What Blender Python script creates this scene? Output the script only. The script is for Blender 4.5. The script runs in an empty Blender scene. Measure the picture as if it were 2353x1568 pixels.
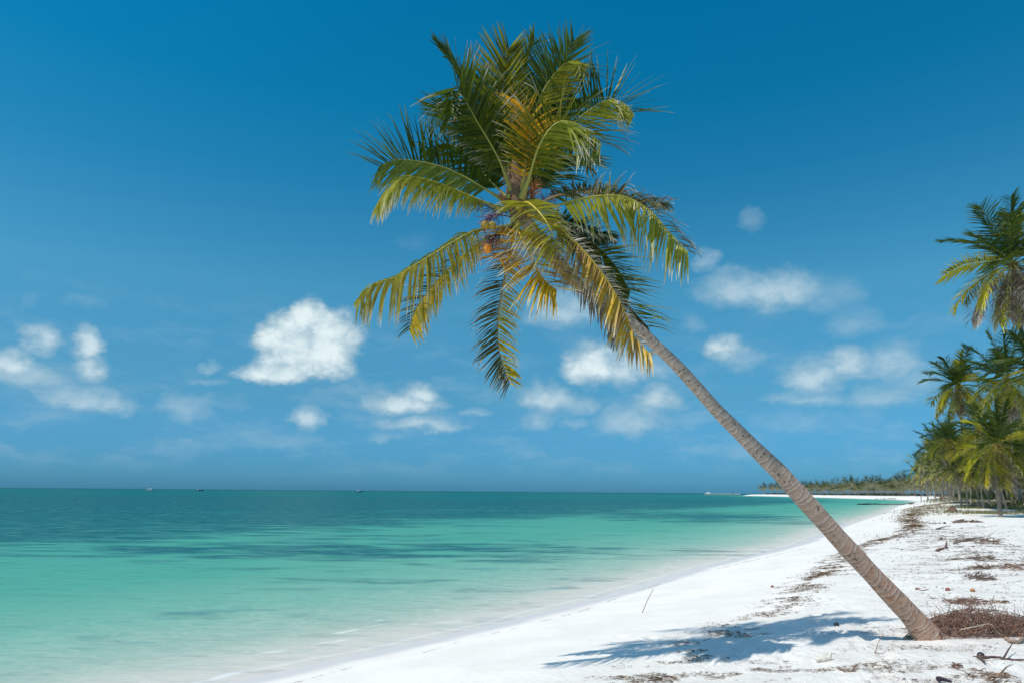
import bpy, math, random
import numpy as np
from mathutils import Vector, Matrix, noise as mnoise

random.seed(7)
rnd = random.random
def ru(a, b): return a + (b - a) * random.random()
V = Vector
scene = bpy.context.scene
COL = scene.collection

# ------------------------------------------------------------------ camera
FPX, CX, CY = 1568.0, 1176.0, 784.0          # units: a 2352 px wide frame
CAMZ = 3.0
PITCH = math.atan((1128 - CY) / FPX)
ROLL = 0.008
F_ = V((0, math.cos(PITCH), math.sin(PITCH)))
U0 = V((0, -math.sin(PITCH), math.cos(PITCH)))
R0 = V((1, 0, 0))
R_ = R0 * math.cos(ROLL) + U0 * math.sin(ROLL)
U_ = U0 * math.cos(ROLL) - R0 * math.sin(ROLL)
CAM = V((0, 0, CAMZ))
cam_d = bpy.data.cameras.new('camera'); cam = bpy.data.objects.new('camera', cam_d); COL.objects.link(cam)
cam_d.sensor_width = 36; cam_d.lens = 24; cam_d.clip_end = 60000; cam_d.clip_start = 0.05
m = Matrix(((R_.x, U_.x, -F_.x, 0), (R_.y, U_.y, -F_.y, 0), (R_.z, U_.z, -F_.z, CAMZ), (0, 0, 0, 1)))
cam.matrix_world = m
scene.camera = cam

def ray(px, py):
    return (F_ * FPX + R_ * (px - CX) - U_ * (py - CY)).normalized()
def at(px, py, Y):
    d = ray(px, py); return CAM + d * (Y / d.y)

# ------------------------------------------------------------------ shoreline and terrain
def z0(px, py):
    d = ray(px, py); t = -CAMZ / d.z; return CAM + d * t
sp = [z0(*p) for p in [(533,1565),(745,1519),(974,1470),(1146,1430),(1348,1379),(1593,1306),(1710,1279),
                       (1827,1250),(1933,1206),(2026,1180),(2062,1162)]]
kn = [(p.y, p.x) for p in sp]
s0 = (kn[1][1]-kn[0][1])/(kn[1][0]-kn[0][0])
kn = [(-400, kn[0][1]-s0*(400+kn[0][0]))] + kn + [(260,156),(400,226),(600,272),(800,306),(940,312),(985,330),(1040,440),(1120,800),(1300,2600),(30000,60000)]
KY = np.array([k[0] for k in kn]); KX = np.array([k[1] for k in kn])
def xs(y): return np.interp(y, KY, KX)
def sstep(a, b, x):
    t = np.clip((x - a) / (b - a), 0, 1); return t * t * (3 - 2 * t)
def sdist(x, y):
    y = np.asarray(y, float)
    sl = (xs(y + 1.5) - xs(y - 1.5)) / 3.0
    return (x - xs(y)) / np.sqrt(1 + sl * sl)
PX_ = [-400, -60, -14, 0, 2.5, 6, 10, 16, 40, 90, 400]
PZ_ = [-6, -2.6, -0.9, 0, 0.42, 0.86, 1.13, 1.2, 1.5, 1.7, 1.7]
def hgt(x, y):
    x = np.asarray(x, float); y = np.asarray(y, float)
    d = sdist(x, y)
    h = np.interp(d, PX_, PZ_)
    k = 1 + 0.85 * sstep(62, 120, y) * (1 - 0.35 * sstep(350, 700, y))
    h = np.where(h > 0, h * k, h)
    w = sstep(1.0, 9, d) * (1 - sstep(60, 200, np.abs(y)))
    un = (np.sin(x*0.9+y*0.35)*np.sin(y*0.8-x*0.23+1.3)*0.05 + np.sin(x*2.3-y*1.1)*np.sin(y*2.0+x*0.7)*0.018
          + np.sin(x*0.31+2)*np.sin(y*0.27)*0.09)
    return h + un * w
def hg(x, y): return float(hgt(x, y))
def ground(px, py, tmax=3000):
    d = ray(px, py); t = 2.0; pt = t
    while t < tmax:
        p = CAM + d * t
        if p.z < max(hg(p.x, p.y), 0.0): break
        pt = t; t *= 1.015
    a, b = pt, t
    for _ in range(24):
        c = (a + b) / 2; p = CAM + d * c
        if p.z < max(hg(p.x, p.y), 0.0): b = c
        else: a = c
    p = CAM + d * b
    return V((p.x, p.y, max(hg(p.x, p.y), 0.0)))

# ------------------------------------------------------------------ helpers
def tag(o, label=None, cat=None, group=None, kind=None):
    if label: o['label'] = label
    if cat: o['category'] = cat
    if group: o['group'] = group
    if kind: o['kind'] = kind
    return o
def empty(name, loc, label, cat, group=None):
    o = bpy.data.objects.new(name, None); COL.objects.link(o); o.location = loc
    o.empty_display_size = 0.2
    return tag(o, label, cat, group)

class MB:
    """collects coloured faces, in world coordinates"""
    def __init__(s): s.v = []; s.f = []; s.c = []; s.m = []
    def quad_strip(s, rows, cols, mi=0, closed=False):
        """rows: list of lists of points with the same length"""
        b = len(s.v); n = len(rows[0])
        for r, c in zip(rows, cols):
            for p in r: s.v.append(tuple(p)); s.c.append((c[0], c[1], c[2], 1))
        for i in range(len(rows) - 1):
            for j in range(n if closed else n - 1):
                k = (j + 1) % n
                s.f.append((b+i*n+j, b+i*n+k, b+(i+1)*n+k, b+(i+1)*n+j)); s.m.append(mi)
    def cap(s, pts, col, mi=0):
        b = len(s.v)
        for p in pts: s.v.append(tuple(p)); s.c.append((*col, 1))
        s.f.append(tuple(range(b, b + len(pts)))); s.m.append(mi)
    def tube(s, pts, rad, cols, n=6, mi=0, cap=True, squash=1.0):
        rows = []; up = V((0.1, 0.2, 1)); prev = None
        for i, p in enumerate(pts):
            t = (pts[min(i+1, len(pts)-1)] - pts[max(i-1, 0)])
            if t.length < 1e-9: t = V((0, 0, 1))
            t.normalize()
            a = prev if prev is not None else (V((1, 0, 0)) if abs(t.x) < .8 else V((0, 1, 0)))
            a = (a - t * a.dot(t)); a.normalize(); prev = a
            b = t.cross(a)
            rows.append([p + (a * math.cos(2*math.pi*k/n) + b * math.sin(2*math.pi*k/n) * squash) * rad[i] for k in range(n)])
        if isinstance(cols, tuple): cols = [cols] * len(pts)
        s.quad_strip(rows, cols, mi, closed=True)
        if cap:
            s.cap(list(reversed(rows[0])), cols[0], mi); s.cap(rows[-1], cols[-1], mi)
    def build(s, name, mats, parent=None, origin=None, smooth=True):
        o_ = V(origin) if origin is not None else (V(parent_world(parent)) if parent else V((0, 0, 0)))
        me = bpy.data.meshes.new(name)
        vs = np.array(s.v, dtype=np.float64) - np.array(o_)
        me.from_pydata(vs.tolist(), [], s.f)
        if not isinstance(mats, (list, tuple)): mats = [mats]
        for mt in mats: me.materials.append(mt)
        ca = me.color_attributes.new('Col', 'FLOAT_COLOR', 'POINT')
        ca.data.foreach_set('color', np.array(s.c, dtype=np.float32).ravel())
        me.polygons.foreach_set('material_index', s.m)
        me.polygons.foreach_set('use_smooth', [smooth] * len(s.f))
        me.update()
        o = bpy.data.objects.new(name, me); COL.objects.link(o)
        if parent: o.parent = parent
        else: o.location = o_
        return o
def parent_world(p):
    loc = V((0, 0, 0))
    while p: loc = loc + p.location; p = p.parent
    return loc

def bez(pts, n):
    """Catmull-Rom through control points, arc-length resampled"""
    P = [V(p) for p in pts]
    P = [P[0] * 2 - P[1]] + P + [P[-1] * 2 - P[-2]]
    out = []
    for i in range(1, len(P) - 2):
        for k in range(16):
            t = k / 16
            out.append(0.5 * ((2*P[i]) + (P[i+1]-P[i-1])*t + (2*P[i-1]-5*P[i]+4*P[i+1]-P[i+2])*t*t + (3*P[i]-P[i-1]-3*P[i+1]+P[i+2])*t**3))
    out.append(P[-2].copy())
    L = [0]
    for a, b in zip(out, out[1:]): L.append(L[-1] + (b-a).length)
    res = []
    for k in range(n):
        s = L[-1] * k / (n - 1); j = 0
        j = int(np.searchsorted(L, s, side='right')) - 1; j = min(max(j, 0), len(out) - 2)
        f = (s - L[j]) / max(L[j+1]-L[j], 1e-9)
        res.append(out[j].lerp(out[j+1], f))
    return res
def mix(a, b, t):
    t = min(max(t, 0), 1); return tuple(a[i] + (b[i] - a[i]) * t for i in range(3))
def mul(a, k): return tuple(x * k for x in a)

# ------------------------------------------------------------------ materials
def nmat(name):
    mt = bpy.data.materials.new(name); mt.use_nodes = True
    nt = mt.node_tree; nt.nodes.clear()
    out = nt.nodes.new('ShaderNodeOutputMaterial')
    return mt, nt, out
class NT:
    def __init__(s, nt): s.nt = nt
    def n(s, typ, props=None, **ins):
        nd = s.nt.nodes.new(typ)
        for k, v in (props or {}).items(): setattr(nd, k, v)
        for k, v in ins.items():
            key = int(k[1:]) if k[0] == 'i' and k[1:].isdigit() else k.replace('_', ' ')
            if isinstance(v, bpy.types.NodeSocket): s.nt.links.new(v, nd.inputs[key])
            else: nd.inputs[key].default_value = v
        return nd
    def math(s, op, a, b=0.0, c=None, clamp=False):
        nd = s.nt.nodes.new('ShaderNodeMath'); nd.operation = op; nd.use_clamp = clamp
        for i, v in enumerate([a, b] + ([c] if c is not None else [])):
            if isinstance(v, bpy.types.NodeSocket): s.nt.links.new(v, nd.inputs[i])
            else: nd.inputs[i].default_value = v
        return nd.outputs[0]
    def vmath(s, op, a, b=None, c=None):
        nd = s.nt.nodes.new('ShaderNodeVectorMath'); nd.operation = op
        for i, v in enumerate([a, b, c]):
            if v is None: continue
            if isinstance(v, bpy.types.NodeSocket): s.nt.links.new(v, nd.inputs[i])
            else: nd.inputs[i].default_value = v
        return nd.outputs['Value'] if op in ('DOT_PRODUCT', 'LENGTH') else nd.outputs[0]
    def mixc(s, f, a, b, bt='MIX'):
        nd = s.nt.nodes.new('ShaderNodeMix'); nd.data_type = 'RGBA'; nd.blend_type = bt
        for i, v in ((0, f), (6, a), (7, b)):
            if isinstance(v, bpy.types.NodeSocket): s.nt.links.new(v, nd.inputs[i])
            else: nd.inputs[i].default_value = v if i == 0 or len(v) == 4 else (*v, 1)
        return nd.outputs[2]
    def ramp(s, f, stops, interp='LINEAR'):
        nd = s.nt.nodes.new('ShaderNodeValToRGB'); cr = nd.color_ramp; cr.interpolation = interp
        while len(cr.elements) < len(stops): cr.elements.new(0.5)
        for e, (p, c) in zip(cr.elements, stops):
            e.position = p; e.color = c if len(c) == 4 else (*c, 1)
        s.nt.links.new(f, nd.inputs[0]); return nd.outputs[0]
    def ss(s, a, b, x):
        nd = s.nt.nodes.new('ShaderNodeMapRange'); nd.interpolation_type = 'SMOOTHSTEP'
        s.nt.links.new(x, nd.inputs[0]); nd.inputs[1].default_value = a; nd.inputs[2].default_value = b
        return nd.outputs[0]
    def noise(s, vec, scale, detail=4, rough=0.55, dist=0.0, color=False):
        nd = s.n('ShaderNodeTexNoise', Scale=scale, Detail=float(detail), Roughness=rough, Distortion=dist)
        if vec is not None: s.nt.links.new(vec, nd.inputs['Vector'])
        return nd.outputs[1 if color else 0]
    def link(s, a, b): s.nt.links.new(a, b)

def leaf_material(name, transl=0.3, rough=0.42, spec=0.45, nscale=9.0, sat=1.0, val=1.0):
    mt, nt, out = nmat(name); N = NT(nt)
    col = N.n('ShaderNodeVertexColor', {'layer_name': 'Col'}).outputs[0]
    geo = N.n('ShaderNodeNewGeometry')
    nz = N.noise(geo.outputs['Position'], nscale, 3)
    k = N.n('ShaderNodeMapRange', i0=nz, i1=0.3, i2=0.7, i3=0.8, i4=1.2).outputs[0]
    c = N.vmath('SCALE', col); nt.nodes[-1].inputs[3].default_value = 1; N.link(k, nt.nodes[-1].inputs['Scale'])
    if sat != 1.0: c = N.n('ShaderNodeHueSaturation', Color=c, Saturation=sat, Value=val).outputs[0]
    p = N.n('ShaderNodeBsdfPrincipled', Base_Color=c, Roughness=rough)
    p.inputs['Specular IOR Level'].default_value = spec
    t = N.n('ShaderNodeBsdfTranslucent', Color=c)
    mx = N.n('ShaderNodeMixShader', i0=transl, i1=p.outputs[0], i2=t.outputs[0])
    N.link(mx.outputs[0], out.inputs[0]); return mt
def vc_material(name, rough=0.8, bump=0.0, bscale=60, spec=0.25, var=0.2):
    mt, nt, out = nmat(name); N = NT(nt)
    col = N.n('ShaderNodeVertexColor', {'layer_name': 'Col'}).outputs[0]
    geo = N.n('ShaderNodeNewGeometry')
    nz = N.noise(geo.outputs['Position'], bscale, 4)
    k = N.n('ShaderNodeMapRange', i0=nz, i1=0.3, i2=0.7, i3=1-var, i4=1+var).outputs[0]
    c = N.vmath('SCALE', col); N.link(k, nt.nodes[-1].inputs['Scale'])
    p = N.n('ShaderNodeBsdfPrincipled', Base_Color=c, Roughness=rough)
    p.inputs['Specular IOR Level'].default_value = spec
    if bump:
        b = N.n('ShaderNodeBump', Strength=bump, Distance=0.01, Height=nz); N.link(b.outputs[0], p.inputs['Normal'])
    N.link(p.outputs[0], out.inputs[0]); return mt
M_LEAF = leaf_material('palm_leaf', 0.36, 0.40, 0.28)
M_LEAF_FAR = leaf_material('far_palm_leaf', 0.25, 0.65, 0.12, 0.8, 0.85)
M_LEAF_HAZED = leaf_material('hazed_palm_leaf', 0.2, 0.7, 0.1, 0.25, 0.62, 0.72)  # far-shore leaves: distance haze painted in as a greyer, darker leaf colour
M_STEM = vc_material('palm_stem', 0.5, 0.2, 40, 0.4, 0.15)
M_BARK = vc_material('palm_bark', 0.85, 0.4, 45, 0.15, 0.14)
M_DRY = vc_material('dry_wood', 0.85, 0.5, 60, 0.15, 0.3)
M_NUT = vc_material('coconut_skin', 0.42, 0.25, 25, 0.4, 0.15)
M_BOAT = vc_material('boat_paint', 0.45, 0.0, 1, 0.4, 0.08)
M_CONC = vc_material('pier_concrete', 0.8, 0.0, 1, 0.2, 0.1)
M_CORAL = vc_material('bleached_coral', 0.8, 0.8, 80, 0.2, 0.15)

# ------------------------------------------------------------------ ground and water sheets
fine = np.radians(np.arange(-46, 46.01, 0.25))
az = np.concatenate([np.radians(np.arange(-180, -46, 4.0)), fine, np.radians(np.arange(50, 180, 4.0))])
rr = np.concatenate([[0.3, 1, 2, 3], np.exp(np.linspace(math.log(4), math.log(40), 230)), np.exp(np.linspace(math.log(41), math.log(1500), 220)), np.exp(np.linspace(math.log(1600), math.log(30000), 16))])
NA, NR = len(az), len(rr)
AA, RR = np.meshgrid(az, rr)
GX = RR * np.sin(AA); GY = RR * np.cos(AA)
faces = []
for i in range(NR - 1):
    for j in range(NA):
        k = (j + 1) % NA
        faces.append((i*NA+j, i*NA+k, (i+1)*NA+k, (i+1)*NA+j))
faces = [tuple(reversed(f)) for f in faces] + [tuple(range(NA))]
faces[-1] = tuple(reversed(range(NA)))
faces = [tuple(f) for f in faces]
def sheet(name, Z, mat, attrs):
    me = bpy.data.meshes.new(name)
    me.from_pydata(np.stack([GX.ravel(), GY.ravel(), Z.ravel()], 1).tolist(), [], faces)
    me.polygons.foreach_set('use_smooth', [True]*len(faces))
    for k, a in attrs.items():
        at_ = me.attributes.new(k, 'FLOAT', 'POINT'); at_.data.foreach_set('value', a.ravel().astype(np.float32))
    me.materials.append(mat); me.update()
    o = bpy.data.objects.new(name, me); COL.objects.link(o); tag(o, kind='structure'); return o

SD = sdist(GX, GY)
ALONG = GY * 1.15
GZ = hgt(GX, GY)
# lumps, footprints and drift ridges in the loose upper sand
near = (RR < 60) & (SD > 0) & (GY > 0)
ix = np.argwhere(near)
for i, j in ix:
    x, y = GX[i, j], GY[i, j]
    d = SD[i, j]
    a = min(1, max(0, (d - 4.5) / 4)) 
    n = mnoise.noise(V((x*1.1, y*2.0, 0))) * 0.035 + mnoise.noise(V((x*3.2, y*5.0, 3))) * 0.022 + mnoise.noise(V((x*8, y*10, 5))) * 0.008
    GZ[i, j] += n * a + mnoise.noise(V((x*.6, y*.6, 9))) * 0.02 * min(1, d/3)

Rf = random.Random(44); prints = []
for (x, y, a, nst) in ((3.2,5.5,1.25,16),(4.6,7.0,1.9,10),(6.0,10.5,.9,18),(2.4,9.2,.75,14),(7.5,13,1.3,20),(8.5,16,.95,20),(5.2,6.4,.35,9)):
    for k in range(nst):
        sgn = 1 if k % 2 else -1
        prints.append((x - math.sin(a)*.11*sgn, y + math.cos(a)*.11*sgn, a)); a += Rf.gauss(0, .08); x += math.cos(a)*.62; y += math.sin(a)*.62
for (px_, py_, a) in prints:
    m_ = (np.abs(GX - px_) < .5) & (np.abs(GY - py_) < .5)
    if not m_.any(): continue
    dx = GX[m_]-px_; dy = GY[m_]-py_; u = dx*math.cos(a)+dy*math.sin(a); v = -dx*math.sin(a)+dy*math.cos(a)
    q = (u/.16)**2 + (v/.085)**2
    GZ[m_] += -.045*np.exp(-q**1.5) + .018*np.exp(-((np.sqrt(q)-1.45)/.35)**2)

def sand_mat():
    mt, nt, out = nmat('coral_sand'); N = NT(nt)
    geo = N.n('ShaderNodeNewGeometry'); pos = geo.outputs['Position']
    sd = N.n('ShaderNodeAttribute', {'attribute_name': 'sd'}).outputs['Fac']
    inl = N.n('ShaderNodeAttribute', {'attribute_name': 'litter'}).outputs['Fac']
    n1 = N.noise(pos, 0.7, 5); n2 = N.noise(pos, 9, 5, 0.6); n3 = N.noise(pos, 90, 3, 0.6)
    c = N.mixc(N.ss(0.35, 0.65, n1), (0.79, 0.75, 0.685), (0.86, 0.82, 0.76))
    c = N.mixc(N.math('MULTIPLY', N.ss(0.5, 0.75, n2), 0.35), c, (0.66, 0.61, 0.55))
    # scattered dark shell and leaf crumbs in the upper beach
    sv = N.n('ShaderNodeMapping', Vector=pos, Scale=(16, 34, 1)).outputs[0]
    cr = N.noise(sv, 1.0, 3, 0.7)
    crm = N.math('MULTIPLY', N.ss(0.64, 0.72, cr), N.ss(0.35, 0.62, N.math('ADD', N.math('MULTIPLY', inl, 0.5), N.math('MULTIPLY', n1, 0.5))))
    c = N.mixc(N.math('MULTIPLY', crm, 0.75), c, (0.22, 0.15, 0.10))
    # wet edge
    z = N.n('ShaderNodeSeparateXYZ', Vector=pos).outputs[2]
    nw = N.noise(pos, 0.45, 3)
    ze = N.math('ADD', z, N.math('MULTIPLY', N.math('SUBTRACT', nw, 0.5), 0.16))
    wet = N.math('SUBTRACT', 1.0, N.ss(0.10, 0.22, ze))
    c = N.mixc(wet, c, (0.66, 0.625, 0.595))
    p = N.n('ShaderNodeBsdfPrincipled', Base_Color=c)
    N.link(N.math('SUBTRACT', 0.9, N.math('MULTIPLY', wet, 0.45)), p.inputs['Roughness'])
    p.inputs['Specular IOR Level'].default_value = 0.3
    bs = N.math('MULTIPLY', N.ss(3.0, 9.0, sd), 1.0)
    n4 = N.noise(pos, 3.6, 5, 0.65)
    hgt_ = N.math('ADD', N.math('MULTIPLY', n2, 0.35), N.math('ADD', N.math('MULTIPLY', n3, 0.08), N.math('MULTIPLY', n4, 0.8)))
    b = N.n('ShaderNodeBump', Distance=0.11, Height=hgt_)
    N.link(N.math('ADD', N.math('MULTIPLY', bs, 0.85), 0.08), b.inputs['Strength'])
    N.link(b.outputs[0], p.inputs['Normal']); N.link(p.outputs[0], out.inputs[0]); return mt

def water_mat():
    mt, nt, out = nmat('sea_water'); N = NT(nt)
    geo = N.n('ShaderNodeNewGeometry'); pos = geo.outputs['Position']
    off = N.n('ShaderNodeAttribute', {'attribute_name': 'off'}).outputs['Fac']
    weed = N.n('ShaderNodeAttribute', {'attribute_name': 'weed'}).outputs['Fac']
    along = N.n('ShaderNodeAttribute', {'attribute_name': 'along'}).outputs['Fac']
    dist = N.vmath('LENGTH', pos)
    # colour of the water column over white sand, by distance from the shore
    nb = N.noise(N.n('ShaderNodeMapping', Vector=pos, Scale=(0.06, 0.10, 1)).outputs[0], 1.0, 4)
    offn = N.math('MULTIPLY', off, N.math('ADD', 0.55, N.math('MULTIPLY', nb, 0.9)))
    lg = N.math('DIVIDE', N.math('LOGARITHM', N.math('ADD', offn, 1.0), 2.0), 12.0)
    def L(d): return math.log2(d + 1) / 12
    c = N.ramp(lg, [(0, (0.70, 0.635, 0.57)), (L(1.2), (0.60, 0.585, 0.50)), (L(2.8), (0.36, 0.48, 0.385)), (L(6.5), (0.185, 0.42, 0.315)), (L(15), (0.085, 0.35, 0.255)),
                    (L(36), (0.062, 0.31, 0.235)), (L(80), (0.012, 0.185, 0.17)), (L(250), (0.0, 0.135, 0.135)), (1.0, (0.0, 0.10, 0.115))])
    # streaky, wind-blown tone and sea-grass beds
    m1 = N.noise(N.n('ShaderNodeMapping', Vector=pos, Scale=(0.20, 0.55, 1)).outputs[0], 1.0, 6, 0.62, 0.4)
    m2 = N.noise(N.n('ShaderNodeMapping', Vector=pos, Scale=(0.035, 0.075, 1)).outputs[0], 1.0, 5, 0.6)
    m3 = N.noise(N.n('ShaderNodeMapping', Vector=pos, Scale=(0.45, 1.9, 1)).outputs[0], 1.0, 4, 0.6, 0.3)
    w = N.math('ADD', N.math('ADD', weed, N.math('MULTIPLY', N.math('SUBTRACT', m3, 0.5), 0.7)), N.math('MULTIPLY', N.math('SUBTRACT', N.math('ADD', N.math('MULTIPLY', m1, 1.5), m2), 1.25), 1.9))
    wm = N.ss(0.12, 0.95, w)
    c = N.mixc(N.math('MULTIPLY', wm, 0.85), c, (0.002, 0.080, 0.105))
    lite = N.math('MULTIPLY', N.ss(0.50, 0.78, N.math('MULTIPLY', N.math('ADD', m1, m3), 0.5)), 0.35)
    c = N.mixc(lite, c, (0.20, 0.38, 0.34))
    m4 = N.noise(N.n('ShaderNodeMapping', Vector=pos, Scale=(0.9, 3.6, 1)).outputs[0], 1.0, 3, 0.6, 0.4)
    m5 = N.math('ADD', N.math('MULTIPLY', m3, 0.5), N.math('MULTIPLY', m4, 0.5))
    txt = N.math('MULTIPLY', N.ss(0.50, 0.64, m5), N.math('ADD', 0.16, N.math('MULTIPLY', wm, 0.40)))
    c = N.mixc(txt, c, (0.12, 0.34, 0.33))
    dk = N.math('MULTIPLY', N.math('SUBTRACT', 1.0, N.ss(0.36, 0.48, m5)), N.math('ADD', 0.18, N.math('MULTIPLY', wm, 0.35)))
    c = N.mixc(dk, c, (0.0, 0.09, 0.10))
    # ripple light near the shore (clear pale net over the sand)
    vo = N.n('ShaderNodeTexVoronoi', {'feature': 'DISTANCE_TO_EDGE'}, Vector=N.vmath('ADD', N.n('ShaderNodeMapping', Vector=pos, Scale=(1.1, 1.7, 1)).outputs[0], N.vmath('MULTIPLY', N.noise(pos, 1.3, 4, color=True), (2.4, 2.4, 0))), Scale=1.0).outputs[0]
    caus = N.math('MULTIPLY', N.math('SUBTRACT', 1.0, N.ss(0.0, 0.16, vo)), N.math('SUBTRACT', 1.0, N.ss(3.0, 11.0, off)))
    c = N.mixc(N.math('MULTIPLY', caus, 0.13), c, (0.66, 0.70, 0.60))
    # foam on the little breakers
    fv = N.n('ShaderNodeCombineXYZ', X=N.math('MULTIPLY', along, 0.9), Y=N.math('MULTIPLY', off, 3.2)).outputs[0]
    fn = N.noise(fv, 1.0, 6, 0.65, 0.3)
    near_ = N.math('MULTIPLY', N.ss(0.02, 0.35, off), N.math('SUBTRACT', 1.0, N.ss(1.7, 3.4, off)))
    foam = N.math('MULTIPLY', N.math('MULTIPLY', N.ss(0.56, 0.74, fn), near_), 0.7)
    lip = N.math('MULTIPLY', N.math('SUBTRACT', 1.0, N.ss(0.0, 0.13, N.math('ABSOLUTE', N.math('SUBTRACT', off, N.math('ADD', 0.10, N.math('MULTIPLY', N.noise(pos, 0.5, 3), 0.5)))))), 0.30)
    foam = N.math('MAXIMUM', foam, lip)
    c = N.mixc(foam, c, (0.85, 0.87, 0.86))
    dif = N.n('ShaderNodeBsdfDiffuse', Color=c)
    gl = N.n('ShaderNodeBsdfGlossy', Color=(0.75, 0.97, 0.95, 1), Roughness=0.22)
    # waves
    w1 = N.noise(N.n('ShaderNodeMapping', Vector=pos, Scale=(0.8, 2.0, 1)).outputs[0], 1.0, 5, 0.6, 0.5)
    w2 = N.noise(N.n('ShaderNodeMapping', Vector=pos, Scale=(0.12, 0.5, 1)).outputs[0], 1.0, 5, 0.6)
    hh = N.math('ADD', N.math('MULTIPLY', w1, 0.11), N.math('MULTIPLY', w2, 0.5))
    b = N.n('ShaderNodeBump', Strength=0.55, Distance=1.0, Height=hh)
    N.link(b.outputs[0], gl.inputs['Normal'])
    bd = N.n('ShaderNodeBump', Strength=0.55, Distance=1.0, Height=hh); N.link(bd.outputs[0], dif.inputs['Normal'])
    fr = N.n('ShaderNodeFresnel', IOR=1.33, Normal=b.outputs[0]).outputs[0]
    f2 = N.math('MINIMUM', N.math('MULTIPLY', fr, 0.5), 0.13)
    sh = N.n('ShaderNodeMixShader', i0=f2, i1=dif.outputs[0], i2=gl.outputs[0])
    tr = N.n('ShaderNodeBsdfTransparent', Color=(0.93, 0.98, 0.97, 1))
    opa = N.ss(-0.08, 0.03, off)
    sh2 = N.n('ShaderNodeMixShader', i0=opa, i1=tr.outputs[0], i2=sh.outputs[0])
    N.link(sh2.outputs[0], out.inputs[0]); return mt

LIT = np.clip((SD - 6.0) / 4.0, 0, 1) * (1 - sstep(70, 160, RR))
sheet('beach', GZ, sand_mat(), {'sd': SD, 'litter': LIT})
OFF = np.clip(-SD, 0, 4000)
# sea-grass bed: far belt plus a tongue that comes closer in the middle
def blob(cx, cy, rx, ry): return np.exp(-(((GX-cx)/rx)**2 + ((GY-cy)/ry)**2))
WEED = sstep(42, 56, GY) * (1 - 0.6*sstep(170, 420, GY)) * sstep(20, 46, OFF)
WEED = np.maximum(WEED, blob(-9, 37, 15, 7.5) * 0.85)
WEED = np.maximum(WEED, blob(-32, 47, 22, 9) * 1.1)
WEED = np.maximum(WEED, blob(0, 38, 7, 2.6) * 0.6)
WEED = np.maximum(WEED, blob(26, 95, 18, 20) * 0.9)
WEED *= 1 - 0.85 * blob(6, 50, 22, 6.5)
sheet('sea', np.zeros_like(GX), water_mat(), {'off': OFF, 'along': ALONG, 'weed': WEED})

# ------------------------------------------------------------------ palm fronds
G_DARK = (0.030, 0.066, 0.012); G_MID = (0.110, 0.155, 0.012); G_YEL = (0.41, 0.375, 0.022)
YEL = (0.72, 0.49, 0.025); ORA = (0.76, 0.35, 0.015); BRN = (0.17, 0.10, 0.05); PALE = (0.74, 0.68, 0.58); G_BLUE = (0.035, 0.075, 0.04)
STEM_C = (0.33, 0.30, 0.06)

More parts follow.
